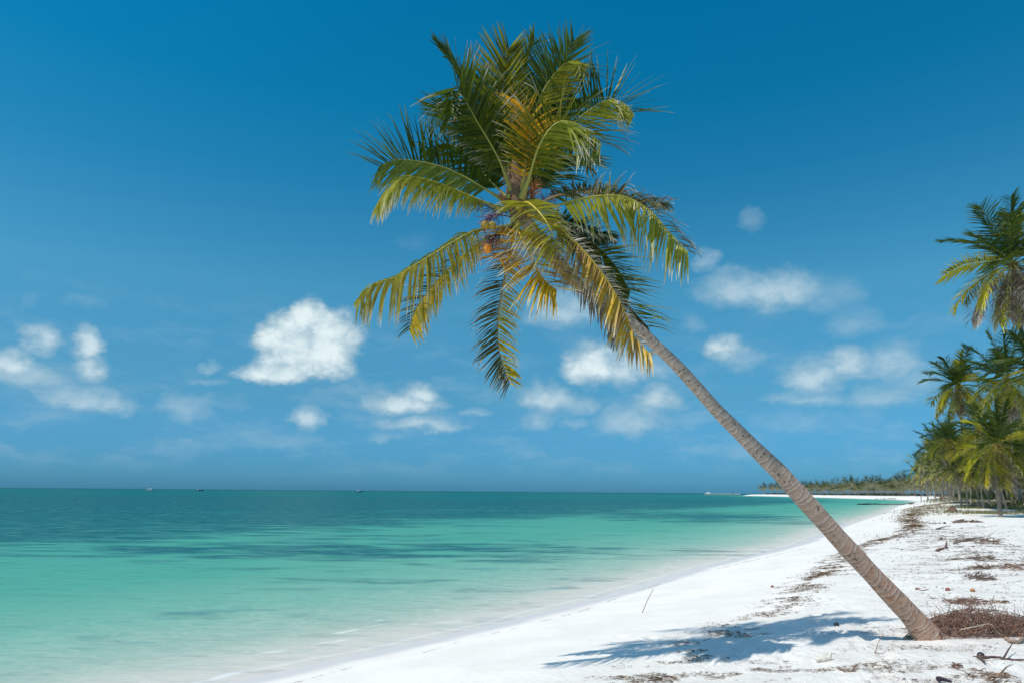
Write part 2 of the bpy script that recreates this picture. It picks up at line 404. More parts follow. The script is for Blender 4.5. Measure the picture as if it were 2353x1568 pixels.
def frond(mb, ms, pts, n0, n1, L=0.55, lp=1.0, lm=1.0, droop=0.5, cnt=80, seg=5, w=0.0185, cols=(G_DARK, G_MID), cols2=None, tip=(PALE, 0.5),
          t0=0.2, a0=58, a1=28, fold=0.15, rr0=0.022, stem=STEM_C, rs=None, jit=0.12, stub=False, kink=0.0):
    """leaflets go to mb, the midrib to ms"""
    R = rs or random
    NP = 60 if seg > 3 else 20
    C = bez(pts, NP)
    n0 = V(n0); n1 = V(n1)
    if ms is not None:
        rad = [rr0 * (1 - 0.86 * (i/(NP-1))**0.8) * (1 + 0.9 * max(0, 1 - i/(NP*0.16))) for i in range(NP)]
        sc = [mix(mul(stem, 1.0), mul(mix(stem, cols[1], .5), 1.1), i/(NP-1)) for i in range(NP)]
        st = max(1, NP // 30)
        ms.tube(C[::st], rad[::st], sc[::st], n=6 if seg > 3 else 4)
    clump = [R.uniform(-1, 1) for _ in range(12)]
    for side in (1, -1):
        ml = lp if side > 0 else lm
        if ml <= 0: continue
        cc = cols if (side > 0 or cols2 is None) else cols2
        for k in range(cnt):
            if R.random() < 0.03: continue
            t = t0 + (1 - t0) * (k + R.uniform(-.35, .35)) / (cnt - 1)
            t = min(max(t, t0), 1)
            fi = t * (NP - 1); i = min(int(fi), NP - 2)
            p = C[i].lerp(C[i+1], fi - i)
            T = (C[min(i+2, NP-1)] - C[max(i-1, 0)]).normalized()
            N = n0.lerp(n1, t); N = (N - T * N.dot(T)); N.normalize()
            S = T.cross(N) * side
            u = (t - t0) / (1 - t0)
            ang = math.radians(a0 + (a1 - a0) * u + R.gauss(0, 4) + clump[int(u*5.9) + (6 if side > 0 else 0)] * 4)
            prof = (0.55 + 0.45 * min(1, u / 0.25)) * (1 - 0.42 * max(0, (u - 0.6) / 0.4) ** 2)
            l = L * ml * prof * R.uniform(0.86, 1.08)
            if R.random() < 0.05: l *= 0.6
            D = S * math.sin(ang) + T * math.cos(ang) + N * (fold + R.gauss(0, jit)) + T * R.gauss(0, jit * .5)
            D.normalize()
            W = T * 0.75 + N * 0.66 + V((R.gauss(0, .15), R.gauss(0, .15), R.gauss(0, .15)))
            q = p.copy(); rows = []; cl = []
            col = mix(cc[0], cc[1], R.random() * 0.8 + 0.2 * u)
            dryk = R.random() < tip[1]
            dstart = R.uniform(0.55, 0.85) if dryk else 0.93
            dr = droop * R.uniform(0.7, 1.35)
            kk = R.uniform(0.4, 0.8) if R.random() < kink else 9
            ww = w * R.uniform(0.8, 1.15)
            for s in range(seg + 1):
                f = s / seg
                wv = (W - D * W.dot(D)).normalized() * ww * (1 - f ** 1.8 * 0.92) * (0.6 if s == 0 else 1)
                rows.append([q - wv, q + wv])
                cl.append(mix(col, tip[0], (f - dstart) / max(1 - dstart, .05) * (1 if dryk else .4)))
                g = dr * (0.35 + 1.3 * f) / seg
                if f > kk: g += 2.2 / seg
                D = (D + V((R.gauss(0, .02), R.gauss(0, .02), -g))).normalized()
                q = q + D * (l / seg)
            mb.quad_strip(rows, cl)

# ------------------------------------------------------------------ the leaning palm
DC = 9.0
def Z1(zx, zy, d=0): return at(796.5 + zx*0.3126, 30.6 + zy*0.3126, DC + d*.72)
def Z2(zx, zy, d=0): return at(796.5 + zx*0.3385, 398.3 + zy*0.3385, DC + d*.72)

base_pt = ground(2131, 1466)
BY = base_pt.y
hero = empty('coconut_palm', base_pt, 'tall coconut palm leaning far out over the white beach, with orange coconuts', 'palm tree')
tr = [(2140,1482,64),(2130,1462,60),(2112,1437,50),(2088,1408,44),(2029,1346,41),(1973,1286,40.5),(1935,1245,40),(1880,1183,39),(1834,1133,38.5),(1794,1088,38),(1747,1042,36.5),
      (1693,988,32),(1645,940,29.5),(1596,884,28),(1549,833,28),(1503,790,27),(1463,752,26),(1415,716,25),(1360,678,25),(1300,628,26),(1250,572,28),(1214,520,32),(1196,480,34),(1190,455,30),(1188,425,20)]
tpts = []
for i, (x, y, w_) in enumerate(tr):
    f = min(1, max(0, (1466 - y) / 900)); D = BY + (DC - BY) * f
    tpts.append((at(x, y, D), w_ * D / FPX / 2))
def build_trunk():
    P = [p for p, r in tpts]; Rr = [r for p, r in tpts]
    n = 900; C = bez(P, n)
    Lc = [0]
    for a, b in zip(P, P[1:]): Lc.append(Lc[-1] + (b-a).length)
    tot = Lc[-1]
    R = random.Random(3)
    rings = []; s = 0.08
    while s < tot: rings.append((s, R.uniform(.6, 1.3), R.uniform(0, 6.28), R.uniform(0.01, 0.045))); s += R.uniform(0.07, 0.10) if s < 4 else R.uniform(.055, .075)
    rs = np.array([r[0] for r in rings])
    mb = MB(); NS = 44; prev = None; rows = []; cols = []; b0 = 0
    for i in range(n):
        T = (C[min(i+2, n-1)] - C[max(i-2, 0)]).normalized()
        a = prev if prev is not None else V((0, -1, 0))
        a = (a - T*a.dot(T)).normalized(); prev = a; b = T.cross(a)
        s = tot * i / (n - 1)
        r0 = float(np.interp(s, Lc, Rr))
        # gentle swelling between scars
        r0 *= 1 + 0.02 * math.sin(s*3.1) + 0.02 * math.sin(s*7.7+1)
        row = []
        for k in range(NS):
            th = 2*math.pi*k/NS
            j = int(np.searchsorted(rs, s)) ; best = 9; amp = 1
            for q in (j-2, j-1, j, j+1):
                if 0 <= q < len(rings):
                    tilt = rings[q][3] * math.sin(th + rings[q][2]) + 0.008*math.sin(3*th + rings[q][2]*2)
                    e = s - rings[q][0] - tilt
                    if abs(e) < abs(best): best = e; amp = rings[q][1]
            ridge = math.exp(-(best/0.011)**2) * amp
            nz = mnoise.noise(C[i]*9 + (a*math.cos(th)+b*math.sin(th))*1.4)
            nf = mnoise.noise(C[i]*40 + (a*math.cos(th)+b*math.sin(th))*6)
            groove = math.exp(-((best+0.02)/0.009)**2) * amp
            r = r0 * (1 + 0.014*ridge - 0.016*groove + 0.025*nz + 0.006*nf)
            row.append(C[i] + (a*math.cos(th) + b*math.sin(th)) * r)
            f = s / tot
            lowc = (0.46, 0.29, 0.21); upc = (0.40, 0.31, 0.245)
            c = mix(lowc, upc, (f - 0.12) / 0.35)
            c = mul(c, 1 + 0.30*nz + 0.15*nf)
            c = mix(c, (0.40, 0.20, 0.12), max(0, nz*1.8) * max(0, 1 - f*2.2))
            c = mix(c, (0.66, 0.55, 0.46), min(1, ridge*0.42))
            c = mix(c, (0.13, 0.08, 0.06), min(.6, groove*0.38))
            v = mnoise.noise(C[i]*26 + (a*math.cos(th)+b*math.sin(th))*3.3 + V((7, 7, 7)))
            if v > 0.50: c = mul(c, 0.35)
            cols.append(c)
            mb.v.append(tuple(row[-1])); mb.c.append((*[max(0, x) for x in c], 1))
    for i in range(n - 1):
        for k in range(NS):
            q = (k+1) % NS
            mb.f.append((i*NS+k, i*NS+q, (i+1)*NS+q, (i+1)*NS+k)); mb.m.append(0)
    return mb
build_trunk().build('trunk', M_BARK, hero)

mb = MB(); R = random.Random(31)
for k in range(46):
    a = R.uniform(0, 6.28); q = base_pt + V((math.cos(a)*.15, math.sin(a)*.12, R.uniform(.02, .10))); e = base_pt + V((math.cos(a)*R.uniform(.22,.36), math.sin(a)*R.uniform(.18,.3), -.03))
    mb.tube([q, (q+e)/2 + V((0,0,.015)), e], [.011,.008,.005], mul((.42,.29,.21), R.uniform(.6,1.2)), n=4)
mb.build('root_collar', M_BARK, hero)
FR = [
 # tall upright, left of centre
 dict(p=[Z1(1225,1340), Z1(1190,1150,.1), Z1(1165,900,.15), Z1(1155,600,.2), Z1(1160,400,.1), Z1(1190,265,0)], n0=(0.1,-1,0), n1=(0,-1,.1), L=.60, lp=.8, lm=1.0, droop=.10, a0=52, a1=16, cols=(G_DARK, G_YEL), tip=(G_MID,.2)),
 # second upright behind it, leaning left
 dict(p=[Z1(1215,1320,.1), Z1(1160,1100,.4), Z1(1110,820,.6), Z1(1050,600,.7), Z1(965,460,.7)], n0=(.3,-1,0), n1=(.3,-.9,.3), L=.42, droop=.15, a0=55, a1=22, cols=(G_DARK, G_MID), tip=(G_MID,.2), cnt=60),
 # dark stiff frond up left
 dict(p=[Z1(1215,1330,.2), Z1(1120,1000,.1), Z1(1000,790,.0), Z1(880,540,-.1), Z1(785,360,-.1), Z1(700,270,-.1)], n0=(.8,-.5,.3), n1=(.9,-.3,.4), L=.46, lp=.9, lm=.9, droop=.25, a0=42, a1=20, cols=(G_DARK, mul(G_MID,.7)), tip=(G_MID,.2)),
 # folded frond up left with its tip hanging
 dict(p=[Z1(1220,1340,-.1), Z1(1110,1060,-.35), Z1(960,800,-.6), Z1(860,620,-.7), Z1(800,548,-.75), Z1(772,620,-.8), Z1(768,740,-.85)], n0=(-.3,-.8,.6), n1=(-.8,-.5,.3), L=.56, lp=1.0, lm=.7, droop=.35, a0=60, a1=30, cols=(G_DARK, G_MID), tip=(PALE,.3)),
 # long left arch
 dict(p=[Z1(1190,1400,.0), Z1(1020,1295,-.1), Z1(850,1195,-.15), Z1(700,1130,-.2), Z1(500,1085,-.2), Z1(350,1080,-.2), Z1(235,1125,-.2)], n0=(0,-1,.35), n1=(0,-1,.25), L=.68, lp=1.0, lm=.85, droop=.22, a0=70, a1=40, cols=(G_DARK, G_MID), cols2=(G_MID, (.24,.28,.06)), tip=(G_YEL,.4), kink=.1),
 # lower left, yellow green, drooping
 dict(p=[Z1(1170,1450,-.1), Z1(1000,1385,-.4), Z1(800,1300,-.6), Z1(600,1225,-.8), Z1(450,1203,-.9), Z1(350,1245,-.95), Z1(262,1365,-.95)], n0=(-.1,-.5,.9), n1=(-.5,-.4,.8), L=.56, lp=.9, lm=.95, droop=2.2, a0=62, a1=30, cols=((.28,.29,.03), (0.42,.40,.05)), tip=(PALE,.85), fold=-.1, kink=.35),
 # behind left, horizontal leaflets
 dict(p=[Z1(1210,1330,.2), Z1(1130,1130,.5), Z1(1040,940,.6), Z1(930,800,.7), Z1(820,740,.8)], n0=(.2,-1,.2), n1=(.3,-1,.5), L=.72, lp=.5, lm=1.1, droop=.12, a0=48, a1=20, cols=(G_DARK, G_MID), tip=(G_MID,.3)),
 dict(p=[Z1(1190,1370,.3), Z1(1080,1260,.7), Z1(950,1120,.9), Z1(830,1000,1.1), Z1(720,960,1.2), Z1(600,1000,1.2)], n0=(0,-1,.3), n1=(0,-1,.3), L=.50, droop=.25, a0=60, a1=30, cols=(G_DARK, mul(G_MID,.8)), tip=(BRN,.4), cnt=60),
 # upright centre, dark
 dict(p=[Z1(1260,1320,.1), Z1(1270,1050,.5), Z1(1285,700,.7), Z1(1315,400,.7), Z1(1370,210,.6)], n0=(.6,-1,0), n1=(.8,-.8,.1), L=.42, lp=.9, lm=.9, droop=.12, a0=46, a1=14, cols=(G_DARK, G_MID), tip=(G_YEL,.3), cnt=64),
 # upright right, bowing right
 dict(p=[Z1(1275,1320,.1), Z1(1320,1000,.3), Z1(1410,650,.4), Z1(1500,480,.4), Z1(1600,375,.35), Z1(1690,350,.3), Z1(1775,440,.25)], n0=(.1,-1,.2), n1=(.2,-.9,.4), L=.62, lp=.75, lm=1.05, droop=.25, a0=58, a1=34, cols=(G_DARK, G_YEL), cols2=(G_DARK, G_MID), tip=(G_MID,.3)),
 # far upright right thin
 dict(p=[Z1(1290,1300,.3), Z1(1380,980,.7), Z1(1480,600,.9), Z1(1590,360,1.0), Z1(1665,210,1.0)], n0=(0,-1,0), n1=(0,-1,.2), L=.52, droop=.1, a0=46, a1=16, cols=(G_DARK, G_MID), tip=(G_MID,.2)),
 # right arch
 dict(p=[Z1(1290,1330,.2), Z1(1450,1040,.4), Z1(1670,805,.4), Z1(1800,700,.4), Z1(1910,640,.4), Z1(1990,640,.4), Z1(2060,680,.4), Z1(2110,740,.4)], n0=(0,-1,.25), n1=(0,-1,.3), L=.70, lp=.7, lm=1.08, droop=.15, a0=70, a1=44, cols=(G_MID, G_YEL), cols2=(G_DARK, G_MID), tip=(G_YEL,.3)),
 # front, bows right, yellow middle
 dict(p=[Z1(1285,1360,-.2), Z1(1345,1190,-.5), Z1(1400,1010,-.8), Z1(1475,875,-1.0), Z1(1560,800,-1.1), Z1(1660,805,-1.15), Z1(1760,855,-1.2), Z1(1870,960,-1.2)], n0=(-.1,-1,.2), n1=(.1,-.9,.5), L=.66, lp=1.0, lm=.95, droop=.55, a0=70, a1=36, cols=(G_MID, (.30,.31,.03)), cols2=(G_MID, (0.26,.22,.03)), tip=(PALE,.6), rr0=.03, kink=.2),
 dict(p=[Z1(1275,1350,-.1), Z1(1310,1150,-.3), Z1(1340,950,-.5), Z1(1330,780,-.6), Z1(1260,660,-.65), Z1(1210,640,-.7)], n0=(.2,-1,.1), n1=(.3,-.7,.6), L=.36, lp=1.0, lm=1.0, droop=.35, a0=50, a1=24, cols=(YEL, ORA), tip=(YEL,.6), cnt=34),
 # behind right, lower
 dict(p=[Z1(1290,1370,.2), Z1(1430,1200,.6), Z1(1570,1080,.7), Z1(1700,1050,.8), Z1(1790,1110,.8)], n0=(0,-.9,.5), n1=(0,-.8,.6), L=.62, lp=.95, lm=.9, droop=.3, a0=56, a1=30, cols=(G_BLUE, G_MID), tip=(G_MID,.3), cnt=60),
 dict(p=[Z1(1270,1350,.1), Z1(1360,1150,.3), Z1(1440,900,.5), Z1(1560,720,.6), Z1(1680,640,.6)], n0=(0,-1,.1), n1=(.1,-.9,.4), L=.5, droop=.2, a0=56, a1=26, cols=(G_DARK, mul(G_MID,.8)), tip=(G_MID,.3), cnt=55),
 # right, nearly level then falling
 dict(p=[Z2(1240,250), Z2(1400,225,-.1), Z2(1560,180,-.2), Z2(1700,155,-.3), Z2(1850,152,-.3), Z2(1960,190,-.3), Z2(2080,275,-.3), Z2(2190,400,-.3), Z2(2310,530,-.3)], n0=(0,-1,.45), n1=(.4,-.9,.2), L=.70, lp=1.0, lm=.55, droop=.9, a0=74, a1=44, cols=((.30,.31,.03), (0.40,.38,.04)), cols2=(G_MID, BRN), tip=(PALE,.85), kink=.3, fold=.0),
 dict(p=[Z2(1250,235,.3), Z2(1400,165,.6), Z2(1600,110,.9), Z2(1800,120,1.1), Z2(2000,180,1.2), Z2(2160,200,1.2)], n0=(0,-.7,.7), n1=(0,-.7,.7), L=.45, lp=.9, lm=.8, droop=.9, a0=60, a1=34, cols=(G_MID, BRN), tip=(PALE,.6), kink=.4),
 # toward the viewer, bright
 dict(p=[Z2(1170,240,-.2), Z2(1215,197,-.6), Z2(1290,250,-.95), Z2(1360,340,-1.2), Z2(1400,430,-1.35), Z2(1425,520,-1.4)], n0=(.1,-.9,.5), n1=(.25,-.9,.2), L=.60, lp=1.0, lm=.5, droop=.9, a0=76, a1=34, cols=((.34,.35,.03), (0.44,.42,.04)), tip=(PALE,.85), rr0=.026, stem=(0.55,.42,.05), kink=.3, t0=.08, cnt=90),
 # orange one below it
 dict(p=[Z2(1150,330,-.1), Z2(1180,430,-.6), Z2(1235,525,-.9), Z2(1290,640,-1.1), Z2(1345,730,-1.15), Z2(1420,790,-1.2)], n0=(.2,-1,.3), n1=(.3,-.9,.2), L=.62, lp=.95, lm=.8, droop=.45, a0=66, a1=34, cols=(YEL, (.62,.40,.03)), tip=(PALE,.7), stem=(0.5,.33,.03), cnt=100),
 # second yellow one, left and below
 dict(p=[Z2(1130,330,0), Z2(1120,420,-.3), Z2(1075,520,-.5), Z2(1040,580,-.6)], n0=(0,-1,.2), n1=(0,-1,0), L=.5, droop=.9, a0=60, a1=34, cols=(YEL, ORA), tip=(PALE,.8), cnt=60),
 # straight down
 dict(p=[Z2(1140,330,.1), Z2(1120,480,-.1), Z2(1085,640,-.2), Z2(1045,840,-.25), Z2(1025,1000,-.3), Z2(1030,1180,-.3), Z2(1065,1310,-.3), Z2(1105,1420,-.3)], n0=(0,-1,.1), n1=(0,-1,0), L=.40, lp=.95, lm=.75, droop=.5, a0=60, a1=34, cols=(G_MID, BRN), cols2=(G_YEL, YEL), tip=(PALE,.4), jit=.16, kink=.25, stem=(.35,.27,.06)),
 # left and down, long
 dict(p=[Z2(1120,360,-.1), Z2(950,375,-.5), Z2(840,402,-.8), Z2(700,480,-.9), Z2(550,570,-1.0), Z2(400,660,-1.0), Z2(320,710,-1.0), Z2(200,745,-1.0), Z2(90,850,-1.0)], n0=(-.2,-.8,.6), n1=(-.3,-.6,.7), L=.60, lp=.45, lm=1.0, droop=2.2, a0=62, a1=40, cols=((.14,.19,.02), (.36,.35,.03)), cols2=((.2,.19,.03), (0.40,.33,.04)), tip=(PALE,.8), fold=-.1, kink=.2),
 dict(p=[Z2(1130,380,.1), Z2(980,430,.1), Z2(860,500,.1), Z2(740,600,.05), Z2(620,720,0), Z2(530,830,0), Z2(460,940,0), Z2(425,1060,0)], n0=(-.4,-.8,.5), n1=(-.2,-1,.1), L=.50, lp=.75, lm=.8, droop=.75, a0=58, a1=28, cols=(G_MID, BRN), cols2=(YEL, (0.34,.32,.05)), tip=(PALE,.5)),
 # right and down along the trunk, in front
 dict(p=[Z2(1230,280,-.1), Z2(1400,340,-.6), Z2(1520,440,-.8), Z2(1620,540,-.8), Z2(1740,690,-.75), Z2(1830,830,-.7), Z2(1890,950,-.65), Z2(1950,1100,-.6), Z2(2060,1225,-.6)], n0=(.3,-1,.4), n1=(.5,-1,.1), L=.48, lp=1.0, lm=.34, droop=.6, a0=64, a1=34, cols=(mul(BRN,2.0), YEL), cols2=(PALE, (.4,.33,.2)), tip=(PALE,.9), kink=.25, stem=(.5,.34,.04), cnt=110),
 dict(p=[Z2(1230,300,.1), Z2(1340,420,-.2), Z2(1450,560,-.3), Z2(1570,700,-.35), Z2(1700,850,-.3), Z2(1800,980,-.3), Z2(1850,1120,-.3)], n0=(.4,-.7,.6), n1=(.4,-.8,.3), L=.42, lp=.9, lm=.5, droop=1.1, a0=60, a1=34, cols=(mul(BRN,1.3), mul(PALE,.6)), tip=((.12,.1,.09),.6)),
 # right and down behind the trunk
 dict(p=[Z2(1240,280,.3), Z2(1450,390,.7), Z2(1600,500,.8), Z2(1740,640,.8), Z2(1850,790,.8), Z2(1940,930,.8), Z2(2040,1040,.8)], n0=(.2,-1,.2), n1=(.3,-.9,.2), L=.66, lp=.6, lm=1.0, droop=.35, a0=62, a1=28, cols=(G_MID, BRN), cols2=(G_MID, G_YEL), tip=(G_MID,.4), cnt=95),
 dict(p=[Z2(1250,270,.3), Z2(1400,310,.6), Z2(1550,390,.9), Z2(1700,500,1.1), Z2(1830,640,1.2), Z2(1920,800,1.2)], n0=(.3,-.8,.5), n1=(.3,-.9,.3), L=.45, droop=.4, a0=60, a1=30, cols=(G_DARK, G_MID), tip=(G_MID,.3)),
 dict(p=[Z2(1245,265,.2), Z2(1380,295,.3), Z2(1520,340,.4), Z2(1650,400,.5), Z2(1780,430,.5)], n0=(0,-.6,.8), n1=(.1,-.6,.8), L=.33, droop=.9, a0=56, a1=30, cols=(G_BLUE, G_DARK), tip=(BRN,.4)),
]
LABS = {0:'tallest upright dark green frond', 4:'long green frond arching to the left', 5:'yellow-green drooping frond with pale tips', 11:'long frond arching to the upper right',
        12:'front frond with yellow leaflets', 16:'broad yellow-green frond arching right', 18:'bright yellow-green frond bending toward the viewer', 19:'orange-yellow withering frond',
        21:'hanging brown and yellow frond', 22:'long frond hanging to the lower left', 24:'withered brown frond lying along the trunk'}
RH = random.Random(11)
for i, f in enumerate(FR):
    f = dict(f); p = f.pop('p'); mb = MB(); ms = MB()
    f['n0'] = f.pop('n0'); c = f.pop('cnt', 84) + 2; f['L'] *= 1.28; f['a0'] = min(f.get('a0', 58) + 10, 76); f['a1'] = f.get('a1', 28) + 16; f['droop'] *= 0.9
    frond(mb, ms, p, cnt=c, rs=RH, **f)
    o = mb.build('frond', M_LEAF, hero)
    if i in LABS: o['label'] = LABS[i]
    r = ms.build('midrib', M_STEM, o, origin=base_pt)

# fibrous heart of the crown: sheath, petiole bases, flower stalks, fruit
heart = Z1(1245, 1350)
ms = MB()
R = random.Random(5)
pts = [Z2(1175,330), Z2(1170,250), Z1(1245,1350), Z1(1240,1200), Z1(1235,1080)]
ms.tube(bez(pts, 20), [float(np.interp(i/19, [0,.3,.6,1],[.13,.16,.13,.04])) for i in range(20)], (.20,.12,.07), n=14)
for k in range(160):
    a = R.uniform(0, 6.28); s = R.random(); p = V(bez(pts, 20)[int(s*15)+1]) + V((math.cos(a), math.sin(a), 0)) * .13
    q = p + V((math.cos(a)*.05 + R.gauss(0,.03), math.sin(a)*.05, R.uniform(-.2, .12)))
    ms.tube([p, (p+q)/2 + V((0,0,.01)), q], [.006,.005,.002], mix((.25,.13,.07),(.5,.38,.26),R.random()), n=3, cap=False)
ms.build('fibre_sheath', M_DRY, hero)
def stalk(P, col, nb, ln, w=.012, seed=1, spread=.5):
    R = random.Random(seed); ms = MB(); C = bez(P, 14)
    ms.tube(C, [w*(1-.6*i/13) for i in range(14)], col, n=5)
    for k in range(nb):
        i = R.randint(5, 13); d = (C[min(i+1,13)]-C[i-1]).normalized()
        d = (d*.7 + V((R.gauss(0,spread),R.gauss(0,spread),R.gauss(0,spread)))).normalized()
        q = C[i]; pp = [q]
        for s in range(3): d = (d+V((0,0,-.18))+V((R.gauss(0,.08),R.gauss(0,.08),0))).normalized(); q = q+d*ln/3*R.uniform(.7,1.2); pp.append(q)
        ms.tube(pp, [.0045,.004,.0035,.002], mul(col, R.uniform(.6,1.3)), n=3, cap=False)
    ms.build('flower_stalk', M_STEM, hero)
stalk([Z2(1130,260,-.1), Z2(1080,200,-.2), Z2(1050,150,-.3)], (.55,.25,.12), 60, .10, .02, 1, .3)
stalk([Z2(1230,240,0), Z2(1250,170,.1), Z2(1270,90,.1)], (.42,.18,.06), 130, .17, .014, 2, .6)
stalk([Z2(1230,250,.1), Z2(1300,215,.1), Z2(1370,170,.1)], (.16,.06,.05), 70, .2, .014, 3, .5)
stalk([Z2(1130,300,-.1), Z2(1010,280,-.7), Z2(945,320,-1.15)], (.13,.05,.10), 80, .22, .012, 4, .5)
stalk([Z2(1130,360,-.1), Z2(1030,410,-.7), Z2(960,470,-1.15)], (.12,.05,.08), 80, .22, .012, 5, .5)
stalk([Z2(1120,280,-.1), Z2(1000,240,-.2), Z2(900,210,-.3)], (.14,.08,.06), 50, .2, .010, 6, .5)
ms = MB()
sc_ = bez([Z2(1240,255,-.05), Z2(1330,195,-.05), Z2(1440,148,-.05), Z2(1520,150,-.05)], 16)
ms.tube(sc_, [float(np.interp(i/15,[0,.5,.8,1],[.012,.03,.022,.004])) for i in range(16)], (.33,.25,.15), n=8, squash=.5)
ms.build('flower_sheath', M_DRY, hero)
def nut(c, rx, rz, col, parent, name='coconut', mat=None, tiltv=None, lobes=3, label=None, cal=True):
    mb = MB(); rows = []; cols = []; n = 20
    ax = V(tiltv or (0.1, 0, 1)).normalized(); a = ax.orthogonal().normalized(); b = ax.cross(a)
    for i in range(15):
        t = math.pi * i / 14; zz = math.cos(t) * rz; r_ = math.sin(t) ** .85 * rx * (1 + .06 * math.cos(t))
        rows.append([c + ax*zz + (a*math.cos(2*math.pi*k/n) + b*math.sin(2*math.pi*k/n)) * (r_ * (1 + .045*math.cos(lobes*2*math.pi*k/n)) + 1e-4) for k in range(n)])
        cols.append(mul(col, 1 - .25*abs(math.cos(t))**6))
    mb.quad_strip(rows, cols, closed=True)
    o = mb.build(name, mat or M_NUT, parent, origin=None if parent else c)
    if label: o['label'] = label
    if cal:
        mc = MB()
        for k in range(5):
            t = 2*math.pi*k/5; d = a*math.cos(t)+b*math.sin(t)
            mc.quad_strip([[c+ax*rz*1.02, c+ax*rz*1.02+d*.002], [c+ax*rz*.93+d*rx*.45-a*.012, c+ax*rz*.93+d*rx*.45+a*.012], [c+ax*rz*.78+d*rx*.72, c+ax*rz*.78+d*rx*.72+a*.004]], [(.3,.2,.08)]*3)
        k_ = mc.build('calyx', M_DRY, o, origin=parent_world(parent) if parent else c)
    return o
nut(Z2(957,510,-1.15), .052, .068, (.80,.27,.008), hero, label='orange ripe coconut hanging left of the crown')
nut(Z2(938,352,-1.15), .060, .056, (.42,.27,.02), hero, label='yellow-green coconut half hidden above the lower left frond', tiltv=(1,0,.2))
nut(Z2(985,356,-1.15), .056, .052, (.34,.24,.03), hero, tiltv=(-1,.3,.4))
nut(Z2(1095,160,-.2), .03, .035, (.35,.36,.05), hero, tiltv=(0,0,1))

# ------------------------------------------------------------------ other palms
def palm_crown(mb, ms, top, n, L, seed, cnt=40, seg=3, lean=(0, 0), w=.034, ll=.85, old=.35, dryness=.3, emin=-75):
    R = random.Random(seed)
    for k in range(n):
        f = (k + .5) / n
        az_ = k * 2.39996 + R.uniform(-.25, .25)
        e = math.radians(86 - (86 - emin) * f ** 0.9 + R.uniform(-6, 6))
        ln = L * R.uniform(.82, 1.08) * (0.8 if f > .85 else 1)
        d = V((math.cos(az_)*math.cos(e) + lean[0]*.3, math.sin(az_)*math.cos(e) + lean[1]*.3, math.sin(e))).normalized()
        p = top.copy(); P = [p.copy()]; curl = R.uniform(.85, 1.35) * (.22 + 1.15 * min(1, f*1.5)) * (1 if f < .6 else .8)
        for s in range(6):
            d = (d + V((0, 0, -curl * (.08 + .22 * (s/5))))).normalized()
            p = p + d * ln / 6; P.append(p.copy())
        side = V((-math.sin(az_), math.cos(az_), 0))
        T0 = (P[1]-P[0]).normalized()
        n0 = side.cross(T0).normalized() * (1 if side.cross(T0).z > 0 else -1) + side * R.uniform(-.5, .5)
        T1 = (P[-1]-P[-2]).normalized()
        n1 = -T1.cross(side); n1 = n1 if n1.dot(n0) > 0 else -n1
        n1 = n1 + side * R.uniform(-.6, .6)
        if f > 1 - old * dryness * 1.6: cc = (BRN, mul(PALE, .55)); tp = (PALE, .3); dr = 1.3
        elif f > 1 - old: cc = (G_MID, mix(G_YEL, YEL, R.random()*.8)); tp = (PALE, .4); dr = .8
        elif f > .45: cc = (G_MID, G_YEL); tp = (G_YEL, .4); dr = .5
        else: cc = (G_DARK, mul(G_MID,.8)); tp = (G_MID, .2); dr = .25
        if R.random() < .16: cc = (mul(G_YEL, .8), mul(G_YEL, 1.3))
        yield P, n0, n1, dict(L=ll*1.12*R.uniform(.9, 1.1), droop=dr, cols=cc, tip=tp, cnt=cnt, seg=seg, w=w, rs=R, a0=70, a1=44, t0=.18, rr0=.035)
def simple_trunk(mb, base, top, r0, r1, bow=0.3, n=60, ns=12, col=(.27,.21,.17), seed=1):
    R = random.Random(seed); side = V((R.uniform(-1, 1), R.uniform(-1, 1), 0)) * bow
    P = [base - V((0, 0, .3)), base.lerp(top, .33) + side*.6, base.lerp(top, .7) + side*.8, top]
    C = bez(P, n)
    rad = [(r0 + (r1-r0) * (i/(n-1))**.7) * (1 + .7*max(0, 1 - i/(n*.07))) * (1 + .05*((i*7) % 3 - 1)) for i in range(n)]
    cols = [mul(col, .8 + .35*R.random()) for _ in range(n)]
    mb.tube(C, rad, cols, n=ns)
def near_palm(px, py, ctr, D, Lf, seed, label, group, n=24, cnt=44, parts=True, trunk=(.2, .13), ll=.85, w=.034, seg=3, emin=-75, bow=.3, dryness=.3, base=None):
    b = base if base is not None else ground(px, py)
    if D is None: D = b.y
    top = at(ctr[0], ctr[1], D)
    root = empty('palm_tree', b, label, 'palm tree', group)
    mt = MB(); simple_trunk(mt, b, top, trunk[0], trunk[1], bow, seed=seed); mt.build('trunk', M_BARK, root)
    if parts:
        for P, n0, n1, kw in palm_crown(None, None, top, n, Lf, seed, cnt=cnt, seg=seg, ll=ll, w=w, emin=emin, dryness=dryness):
            mb = MB(); ms = MB(); frond(mb, ms, P, n0, n1, **kw)
            o = mb.build('frond', M_LEAF, root); ms.build('midrib', M_STEM, o, origin=b)
    else:
        mb = MB()
        for P, n0, n1, kw in palm_crown(None, None, top, n, Lf, seed, cnt=cnt, seg=seg, ll=ll, w=w, emin=emin, dryness=dryness):
            frond(mb, mb, P, n0, n1, **kw)
        mb.build('crown', M_LEAF, root)
    hm = MB(); R = random.Random(seed)
    for k in range(26):
        a = R.uniform(0, 6.28); p = top + V((math.cos(a)*.12, math.sin(a)*.12, R.uniform(-.5, .1)))
        q = p + V((math.cos(a)*.35, math.sin(a)*.35, R.uniform(-.6, .1)))
        hm.tube([p, (p+q)/2 + V((0,0,.05)), q], [.05,.03,.012], mix((.22,.10,.05),(.42,.26,.12),R.random()), n=4)
    hm.build('crown_heart', M_DRY, root)
    return root
GP = 'palms growing along the top of the beach'
